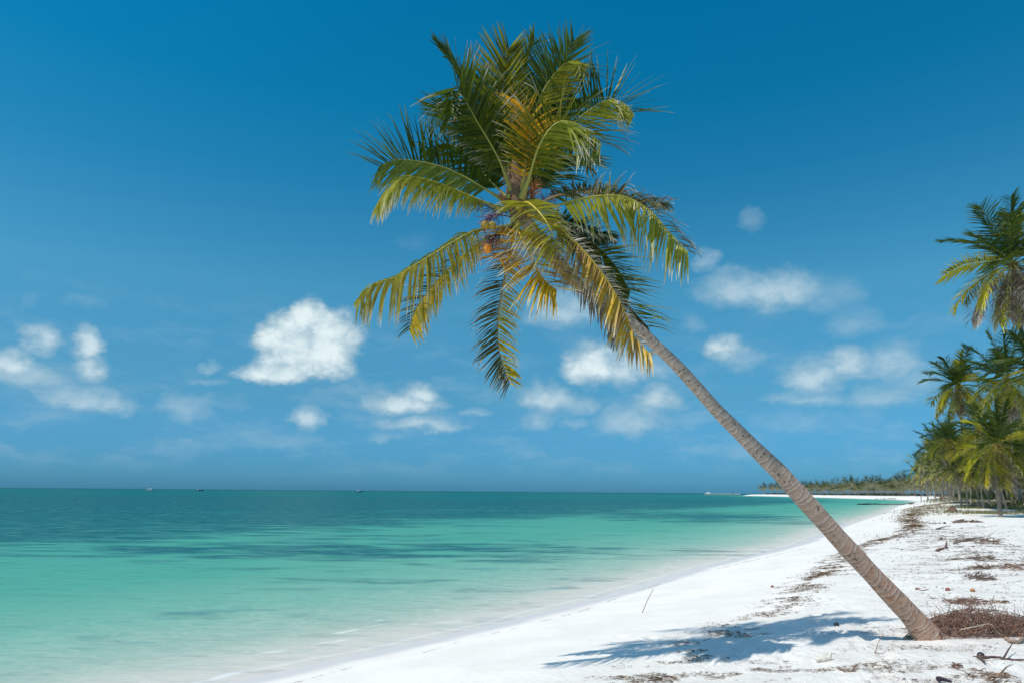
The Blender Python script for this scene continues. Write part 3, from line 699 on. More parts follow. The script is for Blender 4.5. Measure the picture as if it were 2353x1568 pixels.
near_palm(2299, 1187, (2290, 1020), None, 4.5, 21, 'bushy coconut palm with a short grey trunk standing on the open sand at right', GP, n=36, cnt=42, w=.05, trunk=(.16,.13), ll=1.0, emin=-88)
near_palm(2400, 1160, (2326, 606), 52, 5.6, 34, 'tallest palm at the right edge, its dark crown highest above the beach', GP, n=46, cnt=44, w=.05, trunk=(.20,.15), ll=1.5, base=None, emin=-89, dryness=.8)
near_palm(2222, 1142, (2202, 884), 72, 3.9, 47, 'palm with a round spreading crown left of the tallest palm, against the sky', GP, n=32, cnt=40, w=.05, trunk=(.15,.12), ll=1.15, emin=-82)
near_palm(2335, 1150, (2312, 868), 66, 4.6, 53, 'dark crowned palm between the tallest palm and the bushy palm', GP, n=32, cnt=40, w=.05, ll=1.2, emin=-85)
near_palm(2420, 1165, (2392, 850), 56, 4.6, 59, 'palm half outside the right edge with a yellow-green frond arching down', GP, n=28, cnt=40, w=.05, ll=1.2, emin=-70)
near_palm(2250, 1143, (2248, 985), 80, 3.6, 61, 'palm crown directly behind the left side of the bushy palm', GP, n=30, cnt=40, ll=1.1, trunk=(.14,.11))
near_palm(2181, 1144, (2180, 1010), 88, 3.4, 67, 'palm with a straight trunk left of the bushy palm, nearest the sand', GP, n=30, cnt=40, parts=False, ll=1.05, trunk=(.14,.11))
GM = 'palms in the dense grove at the bend of the beach'
RG = random.Random(77)
grove = [(2120,1068,150),(2136,1044,135),(2152,1022,120),(2166,1045,104),(2196,1065,92),(2214,1035,96),(2236,1040,86),(2142,1085,140),(2160,1074,118),(2212,1088,86),(2174,1092,100),
         (2108,1085,170),(2126,1090,165),(2190,1030,110),(2262,1060,90),(2285,1040,95),(2310,1030,92),(2335,1045,90),(2300,1080,80),(2345,1090,78),(2250,1095,84),(2375,1040,90),(2325,1000,96),(2360,985,100),(2395,1000,95)]
protos = []
for s in range(6):
    top = V((0, 0, 8)); mt = MB(); simple_trunk(mt, V((0, 0, 0)), top, .12, .09, .6, n=24, ns=8, seed=s, col=(.33,.27,.22))
    mc = MB()
    for P, n0, n1, kw in palm_crown(None, None, top, 26, 3.6, 200+s, cnt=22, seg=2, ll=1.15, w=.062, emin=-86, old=.45):
        frond(mc, mc, P, n0, n1, **kw)
    root = empty('grove_palm', (0, 0, 0), 'pale grey trunked palm in the dense grove at the bend of the beach', 'palm tree', GM)
    a = mt.build('trunk', M_BARK, root); b = mc.build('crown', M_LEAF_FAR, root)
    protos.append((root, a, b, [False]))
def put_grove(x, y, z, h, rz, s):
    root, a, b, used = protos[s % 6]
    if used[0]:
        r2 = root.copy(); COL.objects.link(r2)
        for ch in (a, b): c = ch.copy(); COL.objects.link(c); c.parent = r2
        root = r2
    used[0] = True
    root.location = (x, y, z); k = h / 8; root.scale = (max(.85, min(k, 1.15)), max(.85, min(k, 1.15)), k); root.rotation_euler = (RG.uniform(-.06,.06), RG.uniform(-.06,.06), rz)
for i, (cx_, cy_, D) in enumerate(grove):
    t = at(cx_, cy_, D); z = hg(t.x, t.y)
    put_grove(t.x, t.y, z, max(4.5, t.z - z), RG.uniform(0, 6.28), i)
for i in range(130):
    y = 105 + 125 * RG.random(); off = 19 + 36 * RG.random() ** 1.5
    x = float(xs(y)) + off
    put_grove(x, y, hg(x, y), RG.choice([RG.uniform(2.6, 5.0), RG.uniform(3.5, 6.5), RG.uniform(7, 10.5)]), RG.uniform(0, 6.28), i)

# far wood round the bay
GF = 'palms lining the far side of the bay'
def far_proto(s):
    R = random.Random(s); mb = MB(); top = V((0, 0, 10))
    simple_trunk(mb, V((0, 0, 0)), top, .13, .10, .6, n=8, ns=5, col=(.32,.26,.21), seed=s)
    k0 = len(mb.f); mb.m = [1]*k0
    for P, n0, n1, kw in palm_crown(None, None, top, 20, 4.0, 300+s, cnt=9, seg=1, ll=1.5, w=.13, emin=-80, old=.3, dryness=.1):
        frond(mb, None, P, n0, n1, **kw)
    return mb
FP = [far_proto(s) for s in range(5)]
fobj = []
for s, mb in enumerate(FP):
    o = mb.build('far_palm', [M_LEAF_HAZED, M_BARK]); tag(o, 'small distant palm in the row fringing the far side of the bay', 'palm tree', GF); fobj.append([o, False])
RF = random.Random(5)
spots = []
y = 215.0
while y < 985:
    for row in range(3):
        off = 13 + row * 9 + RF.uniform(-3, 3)
        x = float(xs(y)) + off * (1 + (y-215)/900)
        spots.append((x, y + RF.uniform(-3, 3), row))
    y += 4.0 + (y - 215) / 110
spots.sort(key=lambda s: s[1] + s[2]*40)
ind = spots[:280]; rest = spots[280:]
for i, (x, y, r) in enumerate(ind):
    o, used = fobj[i % 5]
    if used: o = o.copy(); COL.objects.link(o)
    fobj[i % 5][1] = True
    h = RF.choice([RF.uniform(.35, .6), RF.uniform(.6, 1.1)]) * (1.0 + .2*r)
    o.location = (x, y, hg(x, y) - .2); o.scale = (1.1, 1.1, h); o.rotation_euler = (0, 0, RF.uniform(0, 6.28))
for k in range(420):
    y = 200 + 790 * RF.random(); off = (38 + 70 * RF.random()) * (1 + (y-215)/900)
    rest.append((float(xs(y)) + off, y, 3))
allv = []; allf = []; allc = []; allm = []; b = 0
protoA = [(np.array(mb.v), mb.f, np.array(mb.c, dtype=np.float32), mb.m) for mb in FP]
for i, (x, y, r) in enumerate(rest):
    v, f, c, m_ = protoA[i % 5]; a = RF.uniform(0, 6.28); h = RF.uniform(.8, 1.25)
    R3 = np.array([[math.cos(a), -math.sin(a), 0], [math.sin(a), math.cos(a), 0], [0, 0, 1]])
    vv = (v * np.array([1.15, 1.15, h])) @ R3.T + np.array([x, y, hg(x, y) - .2])
    allv.append(vv); allc.append(c); allf += [tuple(q + b for q in t) for t in f]; allm += m_; b += len(v)
mb = MB(); mb.v = np.concatenate(allv).tolist(); mb.f = allf; mb.c = np.concatenate(allc).tolist(); mb.m = allm
o = mb.build('palm_wood', [M_LEAF_HAZED, M_BARK]); tag(o, 'mass of palm crowns filling the wood behind the far shore', 'wood', kind='stuff')

# undergrowth, as one mass of leaf clumps
mb = MB(); R = random.Random(9)
def clump(mb, c, r, hgt_, n, cols, lw=.08, R=R):
    for k in range(n):
        d = V((R.gauss(0,1), R.gauss(0,1), abs(R.gauss(0,1)))).normalized()
        rad = R.uniform(.35, 1)
        p = c + V((d.x*r*rad, d.y*r*rad, d.z*hgt_*rad))
        t = V((R.gauss(0,1), R.gauss(0,1), R.gauss(0,.7))).normalized(); s = t.orthogonal().normalized()
        a = lw * R.uniform(.6, 1.5)
        mb.quad_strip([[p - s*a*.2, p + s*a*.2], [p + t*a*1.2 - s*a*.6, p + t*a*1.2 + s*a*.6], [p + t*a*2.4 - s*a*.1, p + t*a*2.4 + s*a*.1]], [mix(cols[0], cols[1], R.random())]*3)
for k in range(90):
    y = R.uniform(84, 210); off = R.uniform(16, 34); x = float(xs(y)) + off + (0 if y > 110 else R.uniform(2, 14))
    clump(mb, V((x, y, hg(x, y))), R.uniform(1.2, 2.6), R.uniform(.9, 2.2), 260, ((.012,.028,.010),(.05,.085,.02)), .12)
for k in range(130):
    y = R.uniform(210, 960); off = R.uniform(17, 26) * (1 + (y-215)/900); x = float(xs(y)) + off
    clump(mb, V((x, y, hg(x, y))), R.uniform(2, 4.5), R.uniform(1.2, 2.6), 70, ((.015,.03,.012),(.07,.09,.03)), .4)
o = mb.build('undergrowth', M_LEAF_FAR, smooth=False); tag(o, 'dark green undergrowth at the feet of the palms', 'undergrowth', kind='stuff')

# dry grass on the bank
mb = MB(); R = random.Random(10)
for k in range(15000):
    y = R.uniform(68, 105) if k < 11000 else R.uniform(100, 190); off = R.gauss(17, 4.5) if k < 11000 else R.gauss(13, 3)
    x = float(xs(y)) + off
    if mnoise.noise(V((x*.22, y*.12, 1))) < -.12: continue
    p = V((x, y, hg(x, y) - .02)); h = R.uniform(.15, .5); d = V((R.gauss(0,.25), R.gauss(0,.25), 1)).normalized()
    s = V((R.gauss(0,1), R.gauss(0,1), 0)).normalized() * R.uniform(.015, .035)
    c = mix((.30,.24,.09), (.16,.17,.05), R.random())
    mb.quad_strip([[p - s, p + s], [p + d*h*.6 - s*.6, p + d*h*.6 + s*.6], [p + d*h + V((d.x, d.y, -.1))*h*.4, p + d*h + V((d.x, d.y, -.1))*h*.4 + s*.1]], [c]*3)
o = mb.build('grass', M_LEAF_FAR, smooth=False); tag(o, 'dry yellow grass on the sand bank under the palms', 'grass', kind='stuff')

# ------------------------------------------------------------------ brushwood heap beside the trunk
HC = ground(2262, 1462)
mb = MB(); R = random.Random(12)
def heap_h(x): return float(np.interp(x, [-.78,-.55,-.2,.05,.35,.75,1.3], [.05,.17,.30,.38,.33,.26,.05]))
gx0 = HC.x
def heap_pt(u, v, w_):  # u along, v across -1..1, w_ 0..1 of height
    x = gx0 + u; y = HC.y + .28 + v*.42
    return V((x, y, hg(x, y) + w_ * heap_h(u) * (1 - .75*v*v)))
for k in range(2700):
    u = R.uniform(-.72, 1.25); v = R.gauss(0, .45); v = max(-1, min(1, v)); w_ = R.random() ** .6
    p = heap_pt(u, v, w_); ln = R.uniform(.08, .28)
    tt = R.random()
    if tt < .45: d = V((-.9, R.gauss(0,.35), R.gauss(-.15,.25)))
    elif tt < .75: d = V((R.gauss(-.3,.5), R.gauss(-.3,.4), -.6))
    else: d = V((R.gauss(-.2,.5), R.gauss(0,.5), R.gauss(.4,.35)))
    d.normalize(); pp = [p]; q = p
    for s in range(3):
        d = (d + V((R.gauss(0,.18), R.gauss(0,.18), -.22 if tt < .75 else -.08))).normalized(); q = q + d*ln/3
        q.z = max(q.z, hg(q.x, q.y) + .004); pp.append(q)
    c = mix((.22,.11,.08), (.42,.26,.19), R.random())
    if R.random() < .08: c = (.07,.045,.035)
    r = R.uniform(.0025, .0055)
    mb.tube(pp, [r, r*.9, r*.7, r*.4], c, n=3, cap=False)
for k in range(6):   # long ribs sweeping over the heap
    v = R.uniform(-.7, .7); P = [heap_pt(u, v + .1*math.sin(u*3+k), 1.02) for u in (-.74, -.45, -.1, .3, .7, 1.2)]
    C = bez(P, 24); mb.tube(C, [.006*(1-.5*i/23) for i in range(24)], (.20,.13,.10), n=5)
hp = mb.build('brushwood_heap', M_DRY, origin=HC)
tag(hp, 'low tangled heap of dry reddish brown twigs beside the foot of the leaning palm', 'brushwood')
def stick(P, r, col, name, label, cat, n=6, taper=.5, twigs=(), group=None, wob=0.0):
    mb = MB(); C = bez(P, 24); RR_ = random.Random(hash(label) % 1000 if False else len(label))
    C = [c + V((RR_.gauss(0, wob), 0, RR_.gauss(0, wob))) for c in C]
    mb.tube(C, [r*(1-taper*i/23)*(1+.12*math.sin(i*1.9)) for i in range(24)], [mul(col, RR_.uniform(.8,1.2)) for _ in C], n=n)
    for T_ in twigs:
        C2 = bez(T_[0], 10); mb.tube(C2, [T_[1]*(1-.6*i/9) for i in range(10)], col, n=5)
    o = mb.build(name, M_DRY, origin=P[0]); return tag(o, label, cat, group)
def on(px, py, dz=0.0): g = ground(px, py); return g + V((0, 0, dz))
Dh = HC.y - .12
stick([at(2205,1445,Dh), at(2240,1438,Dh-.02), at(2275,1432,Dh), at(2290,1450,Dh), at(2303,1458,Dh)], .0075, (.52,.42,.30), 'stick', 'pale bent stick lying across the brown twig heap', 'stick')
stick([at(2313,1447,Dh), at(2326,1455,Dh), at(2338,1452,Dh), at(2343,1440,Dh+.03)], .012, (.12,.08,.06), 'root', 'dark curled root at the right end of the brown twig heap', 'driftwood')
# thin stick stuck in the open sand near the water
b = on(1472.5, 1406); stick([b - V((0,0,.05)), at(1487, 1378, b.y+.02), at(1500.7, 1351, b.y)], .0085, (.30,.22,.17), 'upright_stick', 'long thin stick standing slantwise in open sand near the water', 'stick', taper=.3)
b = on(2204, 1318); stick([b - V((0,0,.04)), at(2201.5, 1297, b.y)], .007, (.25,.17,.12), 'upright_stick', 'short thin stick standing upright in the littered sand right of the trunk', 'stick', taper=.3)
# bare twig plant in front of the trunk
b = on(2010, 1501)
stick([b, at(2013,1487,b.y), at(2020,1470,b.y), at(2028,1456,b.y+.03)], .005, (.26,.14,.10), 'bare_twig', 'spindly forked twig sticking up from the sand in front of the trunk', 'twig',
      twigs=[([b+V((0,0,.03)), at(2022,1500,b.y-.05), at(2036,1497,b.y-.05)], .004), ([b+V((0,0,.02)), at(1998,1510,b.y-.05), on(1986,1523,.006)], .004), ([b+V((0,0,.02)), at(2020,1512,b.y-.1), on(2032,1524,.006)], .003)])
stick([on(1922,1538,.012), on(1940,1545,.03), on(1958,1546,.025), on(1977,1549,.02)], .011, (.24,.15,.11), 'driftwood', 'short knobbly brown driftwood lying near the bottom edge of the beach', 'driftwood', twigs=[([on(1958,1546,.03), on(1970,1541,.08)], .012)], wob=.004)
stick([on(2245,1514,.03), on(2262,1517,.04), on(2290,1517,.04), on(2330,1520,.03), on(2372,1522,.03)], .019, (.13,.085,.07), 'driftwood', 'long dark driftwood branch with a raised fork in the lower right sand', 'driftwood',
      twigs=[([on(2305,1518,.03), on(2318,1508,.08), on(2328,1497,.10)], .012), ([on(2252,1515,.03), on(2262,1525,.03)], .022), ([on(2268,1517,.03), on(2235,1512,.03)], .014)], wob=.004)
stick([on(2312,1472,.03), on(2325,1477,.03), on(2342,1478,.03), on(2352,1471,.04)], .024, (.34,.25,.19), 'driftwood', 'bone shaped brown driftwood below the right end of the twig heap', 'driftwood', taper=-.1, wob=.004)
stick([on(2152,1266,.04), on(2163,1262,.04), on(2175,1259,.05)], .05, (.22,.12,.10), 'driftwood', 'short thick reddish log with a knobbed end on the littered sand', 'driftwood', twigs=[([on(2173,1259,.05), on(2176,1256,.22)], .05)], wob=.01)
stick([on(2151,1216,.04), on(2168,1211,.06), on(2185,1208,.05)], .06, (.24,.20,.18), 'driftwood', 'long grey driftwood pole lying far up the littered beach', 'driftwood', taper=.7)
stick([on(2192,1249,.04), on(2230,1241,.08), on(2262,1234,.04)], .05, (.26,.20,.17), 'driftwood', 'long tapering brown palm rib lying across the litter', 'driftwood', taper=.7)
stick([on(2195,1197,.05), on(2204,1196,.05), on(2213,1194,.05)], .07, (.20,.13,.12), 'driftwood', 'short dark log on the sand left of the bushy palm', 'driftwood', taper=.2)
stick([on(2155,1566,.03), on(2163,1565,.03), on(2186,1569,.02)], .028, (.06,.04,.06), 'driftwood', 'blackish stub of wood at the bottom edge of the beach', 'driftwood')
# nuts and husks
def husk(px, py, r, col, label, lobes=3, stalk_=False):
    r *= .72; g = ground(px, py); o = nut(g + V((0, 0, r*.6)), r, r*1.2, col, None, 'coconut_husk', M_NUT, tiltv=(1, .3, .15), cal=stalk_)
    return tag(o, label, 'coconut', 'fallen coconuts and husks on the sand')
husk(1774, 1348, .045, (.22,.07,.05), 'small reddish husk alone on the clean white sand near the stick')
husk(1921, 1436, .045, (.03,.025,.03), 'small black husk in front of the palm shadow')
husk(2177, 1356, .058, (.27,.09,.06), 'red brown fallen coconut on clear sand above and left of the heap of twigs', stalk_=True)
husk(2107, 1355, .05, (.22,.09,.07), 'dark red husk with a twig just right of the leaning trunk')
husk(2234, 1358, .055, (.42,.17,.05), 'orange brown coconut husk on the twig litter above the heap', stalk_=True)
husk(2253, 1508, .05, (.05,.035,.05), 'black knob of husk on the long dark driftwood branch')
husk(2231, 1382, .06, (.26,.15,.11), 'brown husk in the clump of twigs just above the heap')
husk(2162, 1238, .09, (.16,.07,.06), 'small dark husk beside the short thick log')
husk(2170, 1202, .12, (.08,.06,.07), 'dark husk lying alone between the litter and the bushy palm')
stick([on(2110,1355,.02), on(2120,1357,.02), on(2134,1354,.02)], .012, (.30,.16,.12), 'twig', 'reddish twig lying beside the dark red husk', 'twig')
# bleached coral lump
g = on(1892, 1518); mb = MB(); R = random.Random(4)
C = bez([g+V((-.10,0,.02)), g+V((-.02,0,.03)), g+V((.06,0,.035)), g+V((.10,.01,.10))], 16)
mb.tube(C, [float(np.interp(i/15,[0,.1,.4,.75,.95,1],[.012,.03,.038,.03,.02,.008]))*(1+R.uniform(-.12,.12)) for i in range(16)], (.72,.66,.56), n=10)
tag(mb.build('coral_piece', M_CORAL, origin=g), 'white curved piece of coral lying on the sand below the palm shadow', 'coral')
# dark mound / old root ball
g = on(2189, 1174); mb = MB(); R = random.Random(8)
rows = []; W_ = 0.62
for i in range(12):
    t = i/11; r = W_*(1 - t**1.3); rows.append([g + V((math.cos(a)*r*(1+.12*math.sin(3*a)), math.sin(a)*r, t*.62 - .05)) + V((R.gauss(0,.02), R.gauss(0,.02), R.gauss(0,.012))) for a in [2*math.pi*k/24 for k in range(24)]])
mb.quad_strip(rows, [mul((.20,.12,.10), R.uniform(.8,1.2)) for _ in rows], closed=True)
for k in range(260):
    a = R.uniform(0, 6.28); t = R.random(); r = W_*(1-t**1.3); p = g + V((math.cos(a)*r, math.sin(a)*r, t*.6)); q = p + V((R.gauss(0,.12), R.gauss(0,.12), R.uniform(-.05,.12)))
    mb.tube([p, q], [.012,.004], (.24,.15,.12), n=3, cap=False)
tag(mb.build('root_ball', M_DRY, origin=g), 'dark conical stump of roots on the sand left of the bushy palm', 'stump')
# red-leaved bush
g = on(2164, 1147); mb = MB(); clump(mb, g, .5, 1.2, 500, ((.30,.10,.05),(.40,.2,.08)), .06, random.Random(6))
tag(mb.build('dry_bush', M_LEAF_FAR, origin=g, smooth=False), 'small rusty red dry bush at the foot of the grove', 'bush')
# clumps of dead fronds and twigs
def dead_clump(px, py, wx, wy, hz, n, col, label, seed):
    g = on(px, py); mb = MB(); R = random.Random(seed)
    for k in range(int(n*.62)):
        if k % 14 == 0: ox, oy, sc_k = R.gauss(0, wx*.55), R.gauss(0, wy*.8), R.uniform(.12, .5)
        x = g.x + ox + R.gauss(0, wx*.5*sc_k); y = g.y + oy + R.gauss(0, wy*.5*sc_k); e = math.exp(-((x-g.x)/wx)**2*2 - ((y-g.y)/wy)**2*2)
        p = V((x, y, hg(x, y) + .01 + R.random()*hz*e)); d = V((R.gauss(0,1)+.3, R.gauss(0,.5), R.gauss(0,.22))).normalized()
        l = R.uniform(.15, .5) * wx; q = p + d*l; q.z = max(q.z, hg(q.x, q.y)+.004); mm = (p+q)/2 + V((0,0,l*.12))
        r = R.uniform(.004, .009) * max(1, g.y/14)
        mb.tube([p, mm, q], [r, r*.8, r*.4], mul(mix(col, (.30,.19,.13), R.random()*.5), R.uniform(.5, 1.5)), n=3, cap=False)
    return tag(mb.build('twig_clump', M_DRY, origin=g), label, 'twig clump', 'clumps of dead palm twigs on the upper beach')
dead_clump(2248, 1328, .38, .3, .16, 260, (.16,.13,.12), 'grey brown matted clump of dead frond right of the short upright stick', 1)
dead_clump(2232, 1384, .34, .25, .14, 240, (.25,.15,.10), 'clump of brown twigs directly above the big heap', 2)
dead_clump(2304, 1303, .42, .4, .10, 200, (.27,.16,.12), 'reddish twig clump near the right edge above the matted grey clump', 3)
dead_clump(2252, 1306, .40, .3, .10, 150, (.2,.14,.11), 'flat twig clump with an upturned end above the matted grey clump', 4)
dead_clump(2249, 1284, .50, .5, .13, 240, (.19,.14,.12), 'dark twig clump in the middle of the upper litter', 5)
dead_clump(2232, 1243, .9, .7, .16, 200, (.22,.16,.13), 'twig clump under the long tapering rib', 6)
dead_clump(2212, 1200, 1.1, 1.2, .16, 160, (.2,.14,.12), 'twig clump beside the short dark log', 7)
dead_clump(2205, 1536, .16, .12, .04, 90, (.22,.13,.10), 'small flat reddish clump left of the long driftwood branch', 18)
dead_clump(2270, 1556, .30, .12, .04, 140, (.25,.18,.13), 'thin brown litter clump at the bottom right corner', 9)
dead_clump(2195, 1380, .35, .2, .06, 120, (.27,.17,.14), 'thin twig spray left of the brown husk above the heap', 10)

# driftwood and weed lying in the shallows of the bay
def reef(px0, px1, py, lab, seed, col=(.06,.045,.04), h=.25):
    R = random.Random(seed); mb = MB(); g = on((px0+px1)/2, py)
    P0 = [on(px0 + (px1-px0)*i/6, py + R.gauss(0, .35)) for i in range(7)]
    P0 = [V((q.x, q.y, max(hg(q.x, q.y), 0) + .08)) for q in P0]; C0 = bez(P0, 40)
    mb.tube(C0, [.14*(1+.3*math.sin(i*1.3)) for i in range(40)], col, n=6)
    for k in range(60):
        p = R.choice(C0) + V((R.gauss(0,.15), R.gauss(0,.1), 0)); l = R.uniform(.6, 2.2)
        q = p + V((l, R.gauss(0,.5), 0)); z = max(hg(p.x,p.y), 0); 
        mb.tube([V((p.x,p.y,z+.02)), V(((p.x+q.x)/2, (p.y+q.y)/2, z+R.uniform(.05,h))), V((q.x,q.y,z+.02))], [.06,.16,.05], mul(col, R.uniform(.6,1.5)), n=5)
    tag(mb.build('driftwood_tangle', M_DRY, origin=g), lab, 'driftwood')
reef(1968, 2012, 1157.5, 'dark driftwood tangle lying in the shallow water of the bay', 1, (.03,.035,.03))
reef(2020, 2092, 1157.5, 'long brown driftwood tangle at the water edge of the bay', 2, (.16,.10,.08), .2)
reef(2010, 2056, 1145, 'farther dark tangle at the inner end of the bay', 3, (.08,.05,.06), .35)

# ------------------------------------------------------------------ seaweed and leaf litter
def flakes(name, spots_, label, seed):
    R = random.Random(seed); mb = MB()
    for (x, y, s, c) in spots_:
        z = hg(x, y) + mnoise.noise(V((x*1.1, y*2.0, 0)))*0.035*min(1,max(0,(float(sdist(x,y))-4.5)/4)) + .008
        a = R.gauss(0, .5); l = s*R.uniform(.7, 2.4); w_ = s*R.uniform(.05, .17)
        d = V((math.cos(a), math.sin(a), 0)); n_ = V((-math.sin(a), math.cos(a), 0)); p = V((x, y, z))
        lift = R.uniform(.05, .35)*s
        mb.quad_strip([[p-d*l*.5-n_*w_*.2, p-d*l*.5+n_*w_*.2], [p-n_*w_+V((0,0,lift)), p+n_*w_+V((0,0,lift*.7))], [p+d*l*.5-n_*w_*.2, p+d*l*.5+n_*w_*.3+V((0,0,lift*R.random()))]], [c]*3)
    return mb
def band(path, width, n, R, smin=.02, smax=.06, clumpy=.1, cols=((.18,.095,.05),(.32,.20,.10),(.13,.11,.03),(.26,.12,.08))):
    G = [ground(*p) for p in path]; C = bez(G, 200); out_ = []
    k = 0; tries = 0
    while k < n and tries < n*40:
        tries += 1
        t = R.random() ** 1.25; c = C[int(t*199)]
        wd = float(np.interp(t, np.linspace(0, 1, len(width)), width))
        x = c.x + R.gauss(0, wd); y = c.y + R.gauss(0, wd*.8)
        if mnoise.noise(V((x*.8, y*2.4, 2))) + .6*mnoise.noise(V((x*2.6, y*7, 4))) < clumpy: continue
        sc = max(1, (y/13)**.62)
        out_.append((x, y, R.uniform(smin, smax)*sc, mul(mix(R.choice(cols), R.choice(cols), R.random()), R.uniform(.6, 1.2)))); k += 1
    return out_
R = random.Random(20)
sp1 = band([(1480,1560),(1560,1520),(1640,1475),(1730,1425),(1800,1390),(1850,1345),(1905,1305),(1960,1265),(2030,1238),(2085,1222),(2100,1205),(2085,1190),(2115,1170),(2135,1158)], [.28,.30,.36,.40,.45,.5,.7,1.1,2.0,3.0], 12500, R, .026, .075, .10)
mb = flakes('wrack', sp1, '', 1); o = mb.build('seaweed_litter', M_DRY, smooth=False); tag(o, 'band of brown seaweed and leaf litter winding along the beach', 'seaweed', kind='stuff')
sp2 = band([(2150,1215),(2190,1240),(2220,1270),(2240,1300),(2250,1340),(2235,1380),(2180,1400)], [1.8,1.5,1.3,1.2,1.0,.8], 4200, R, .02, .07, .05, ((.18,.11,.08),(.30,.20,.15),(.12,.09,.08)))
sp2 += band([(2200,1250),(2260,1260),(2290,1300),(2320,1310)], [1.5,1.1,.7], 1600, R, .02, .07, .1, ((.18,.11,.08),(.30,.20,.15)))
sp2 += band([(1650,1560),(1800,1530),(1900,1555),(2000,1530),(2150,1560),(2250,1530),(2340,1545)], [.25,.3,.3], 1500, R, .012, .05, .12, ((.22,.13,.09),(.34,.23,.16)))
sp2 += band([(2000,1440),(2060,1500),(2150,1490),(2250,1480),(2340,1490)], [.4,.4], 900, R, .012, .045, .12, ((.22,.13,.09),(.34,.23,.16)))
sp2 += band([(1950,1330),(2000,1300),(2080,1300),(2150,1300),(2200,1330)], [.7,.8], 1300, R, .015, .05, .15, ((.22,.13,.09),(.34,.23,.16)))
mb = flakes('litter', sp2, '', 2); o = mb.build('leaf_litter', M_DRY, smooth=False); tag(o, 'scattered brown leaf and twig litter on the upper beach', 'litter', kind='stuff')
sp3 = band([(650,1575),(800,1535),(870,1520),(950,1505),(1050,1475),(1150,1450),(1250,1425),(1350,1398),(1450,1362),(1560,1328),(1650,1305),(1850,1258)], [.035,.03,.035,.05], 1500, R, .008, .024, .08)
mb = flakes('tide', sp3, '', 3); o = mb.build('tide_line_litter', M_DRY, smooth=False); tag(o, 'thin broken line of brown weed crumbs left by the tide', 'seaweed', kind='stuff')

# ------------------------------------------------------------------ boats
def boat(px, D, L, rz, label, hullc, cabc, mast_h, seed, deckh=1.5):
    p = at(px, 1128, D); loc = V((p.x, D, 0)); root = empty('fishing_boat', loc, label, 'boat', 'fishing boats on the horizon')
    def W(x, y, z):
        c, s = math.cos(rz), math.sin(rz); return loc + V((x*c - y*s, x*s + y*c, z))
    mb = MB(); rows = []; cols = []; ns = 14
    for i in range(ns):
        t = i/(ns-1); x = (t-.5)*L; bw = L*.15*(1 - max(0, (t-.55)/.45)**2.2)*(.85+.15*min(1, t*4))
        sh = L*.085*(1 + 1.3*max(0, t-.45)**1.5*2.2 + .25*max(0, .3-t)*2)
        rows.append([W(x, -bw, sh), W(x, -bw*.96, sh*.45), W(x, -bw*.7, -.15), W(x, 0, -.35), W(x, bw*.7, -.15), W(x, bw*.96, sh*.45), W(x, bw, sh)])
    b0 = len(mb.v)
    for r in rows:
        for j, q in enumerate(r):
            mb.v.append(tuple(q)); c = hullc[0] if j in (0, 6, 1, 5) else hullc[1]; mb.c.append((*c, 1))
    for i in range(ns-1):
        for j in range(6): mb.f.append((b0+i*7+j, b0+i*7+j+1, b0+(i+1)*7+j+1, b0+(i+1)*7+j)); mb.m.append(0)
        mb.f.append((b0+i*7+6, b0+i*7, b0+(i+1)*7, b0+(i+1)*7+6)); mb.m.append(0)
    mb.f.append(tuple(b0+j for j in range(7))); mb.m.append(0)
    mb.build('hull', M_BOAT, root, smooth=False)
    def box(x0, x1, y0, y1, z0_, z1_, col, name, par=root, tap=.9):
        mb = MB(); a = [W(x0,y0,z0_), W(x1,y0,z0_), W(x1,y1,z0_), W(x0,y1,z0_)]; cx2, cy2 = (x0+x1)/2, (y0+y1)/2
        t_ = [W(cx2+(x-cx2)*tap, cy2+(y-cy2)*tap, z1_) for x, y in ((x0,y0),(x1,y0),(x1,y1),(x0,y1))]
        mb.quad_strip([a, t_], [col, col], closed=True); mb.cap(t_, col); return mb.build(name, M_BOAT, par, origin=loc, smooth=False)
    h0 = L*.09
    c = box(-L*.28, L*.12, -L*.10, L*.10, h0*.8, h0+L*.13, cabc, 'cabin')
    box(-L*.30, L*.15, -L*.115, L*.115, h0+L*.131, h0+L*.15, (.75,.78,.8), 'cabin_roof', c)
    for k in range(3):
        box(-L*.22+k*L*.11, -L*.16+k*L*.11, -L*.102, -L*.098, h0+L*.05, h0+L*.10, (.03,.05,.08), 'window', c, 1)
    mm = MB(); mm.tube([W(L*.02,0,h0), W(L*.02,0,h0+mast_h)], [.10,.05], (.25,.22,.2), n=6)
    mm.tube([W(L*.02,0,h0+mast_h*.75), W(L*.45,0,h0+L*.06)], [.03,.03], (.2,.2,.2), n=4)
    mm.tube([W(L*.02,-L*.07,h0+mast_h*.7), W(L*.02,L*.07,h0+mast_h*.7)], [.05,.05], (.25,.22,.2), n=4)
    mm.build('mast', M_BOAT, root)
boat(345, 1130, 14.5, .25, 'white fishing boat with a dark striped hull, leftmost of the three on the horizon', ((.62,.66,.66),(.03,.07,.14)), (.72,.76,.74), 7.5, 1)
boat(458, 1150, 12.5, .75, 'fishing boat with a dark bow and tall mast, middle of the three on the horizon', ((.05,.10,.20),(.5,.5,.5)), (.62,.6,.62), 6.5, 2)
boat(825, 1180, 13, .5, 'small dark blue boat with a low white cabin, rightmost of three on the horizon', ((.02,.06,.12),(.5,.62,.66)), (.82,.85,.86), 2.5, 3)

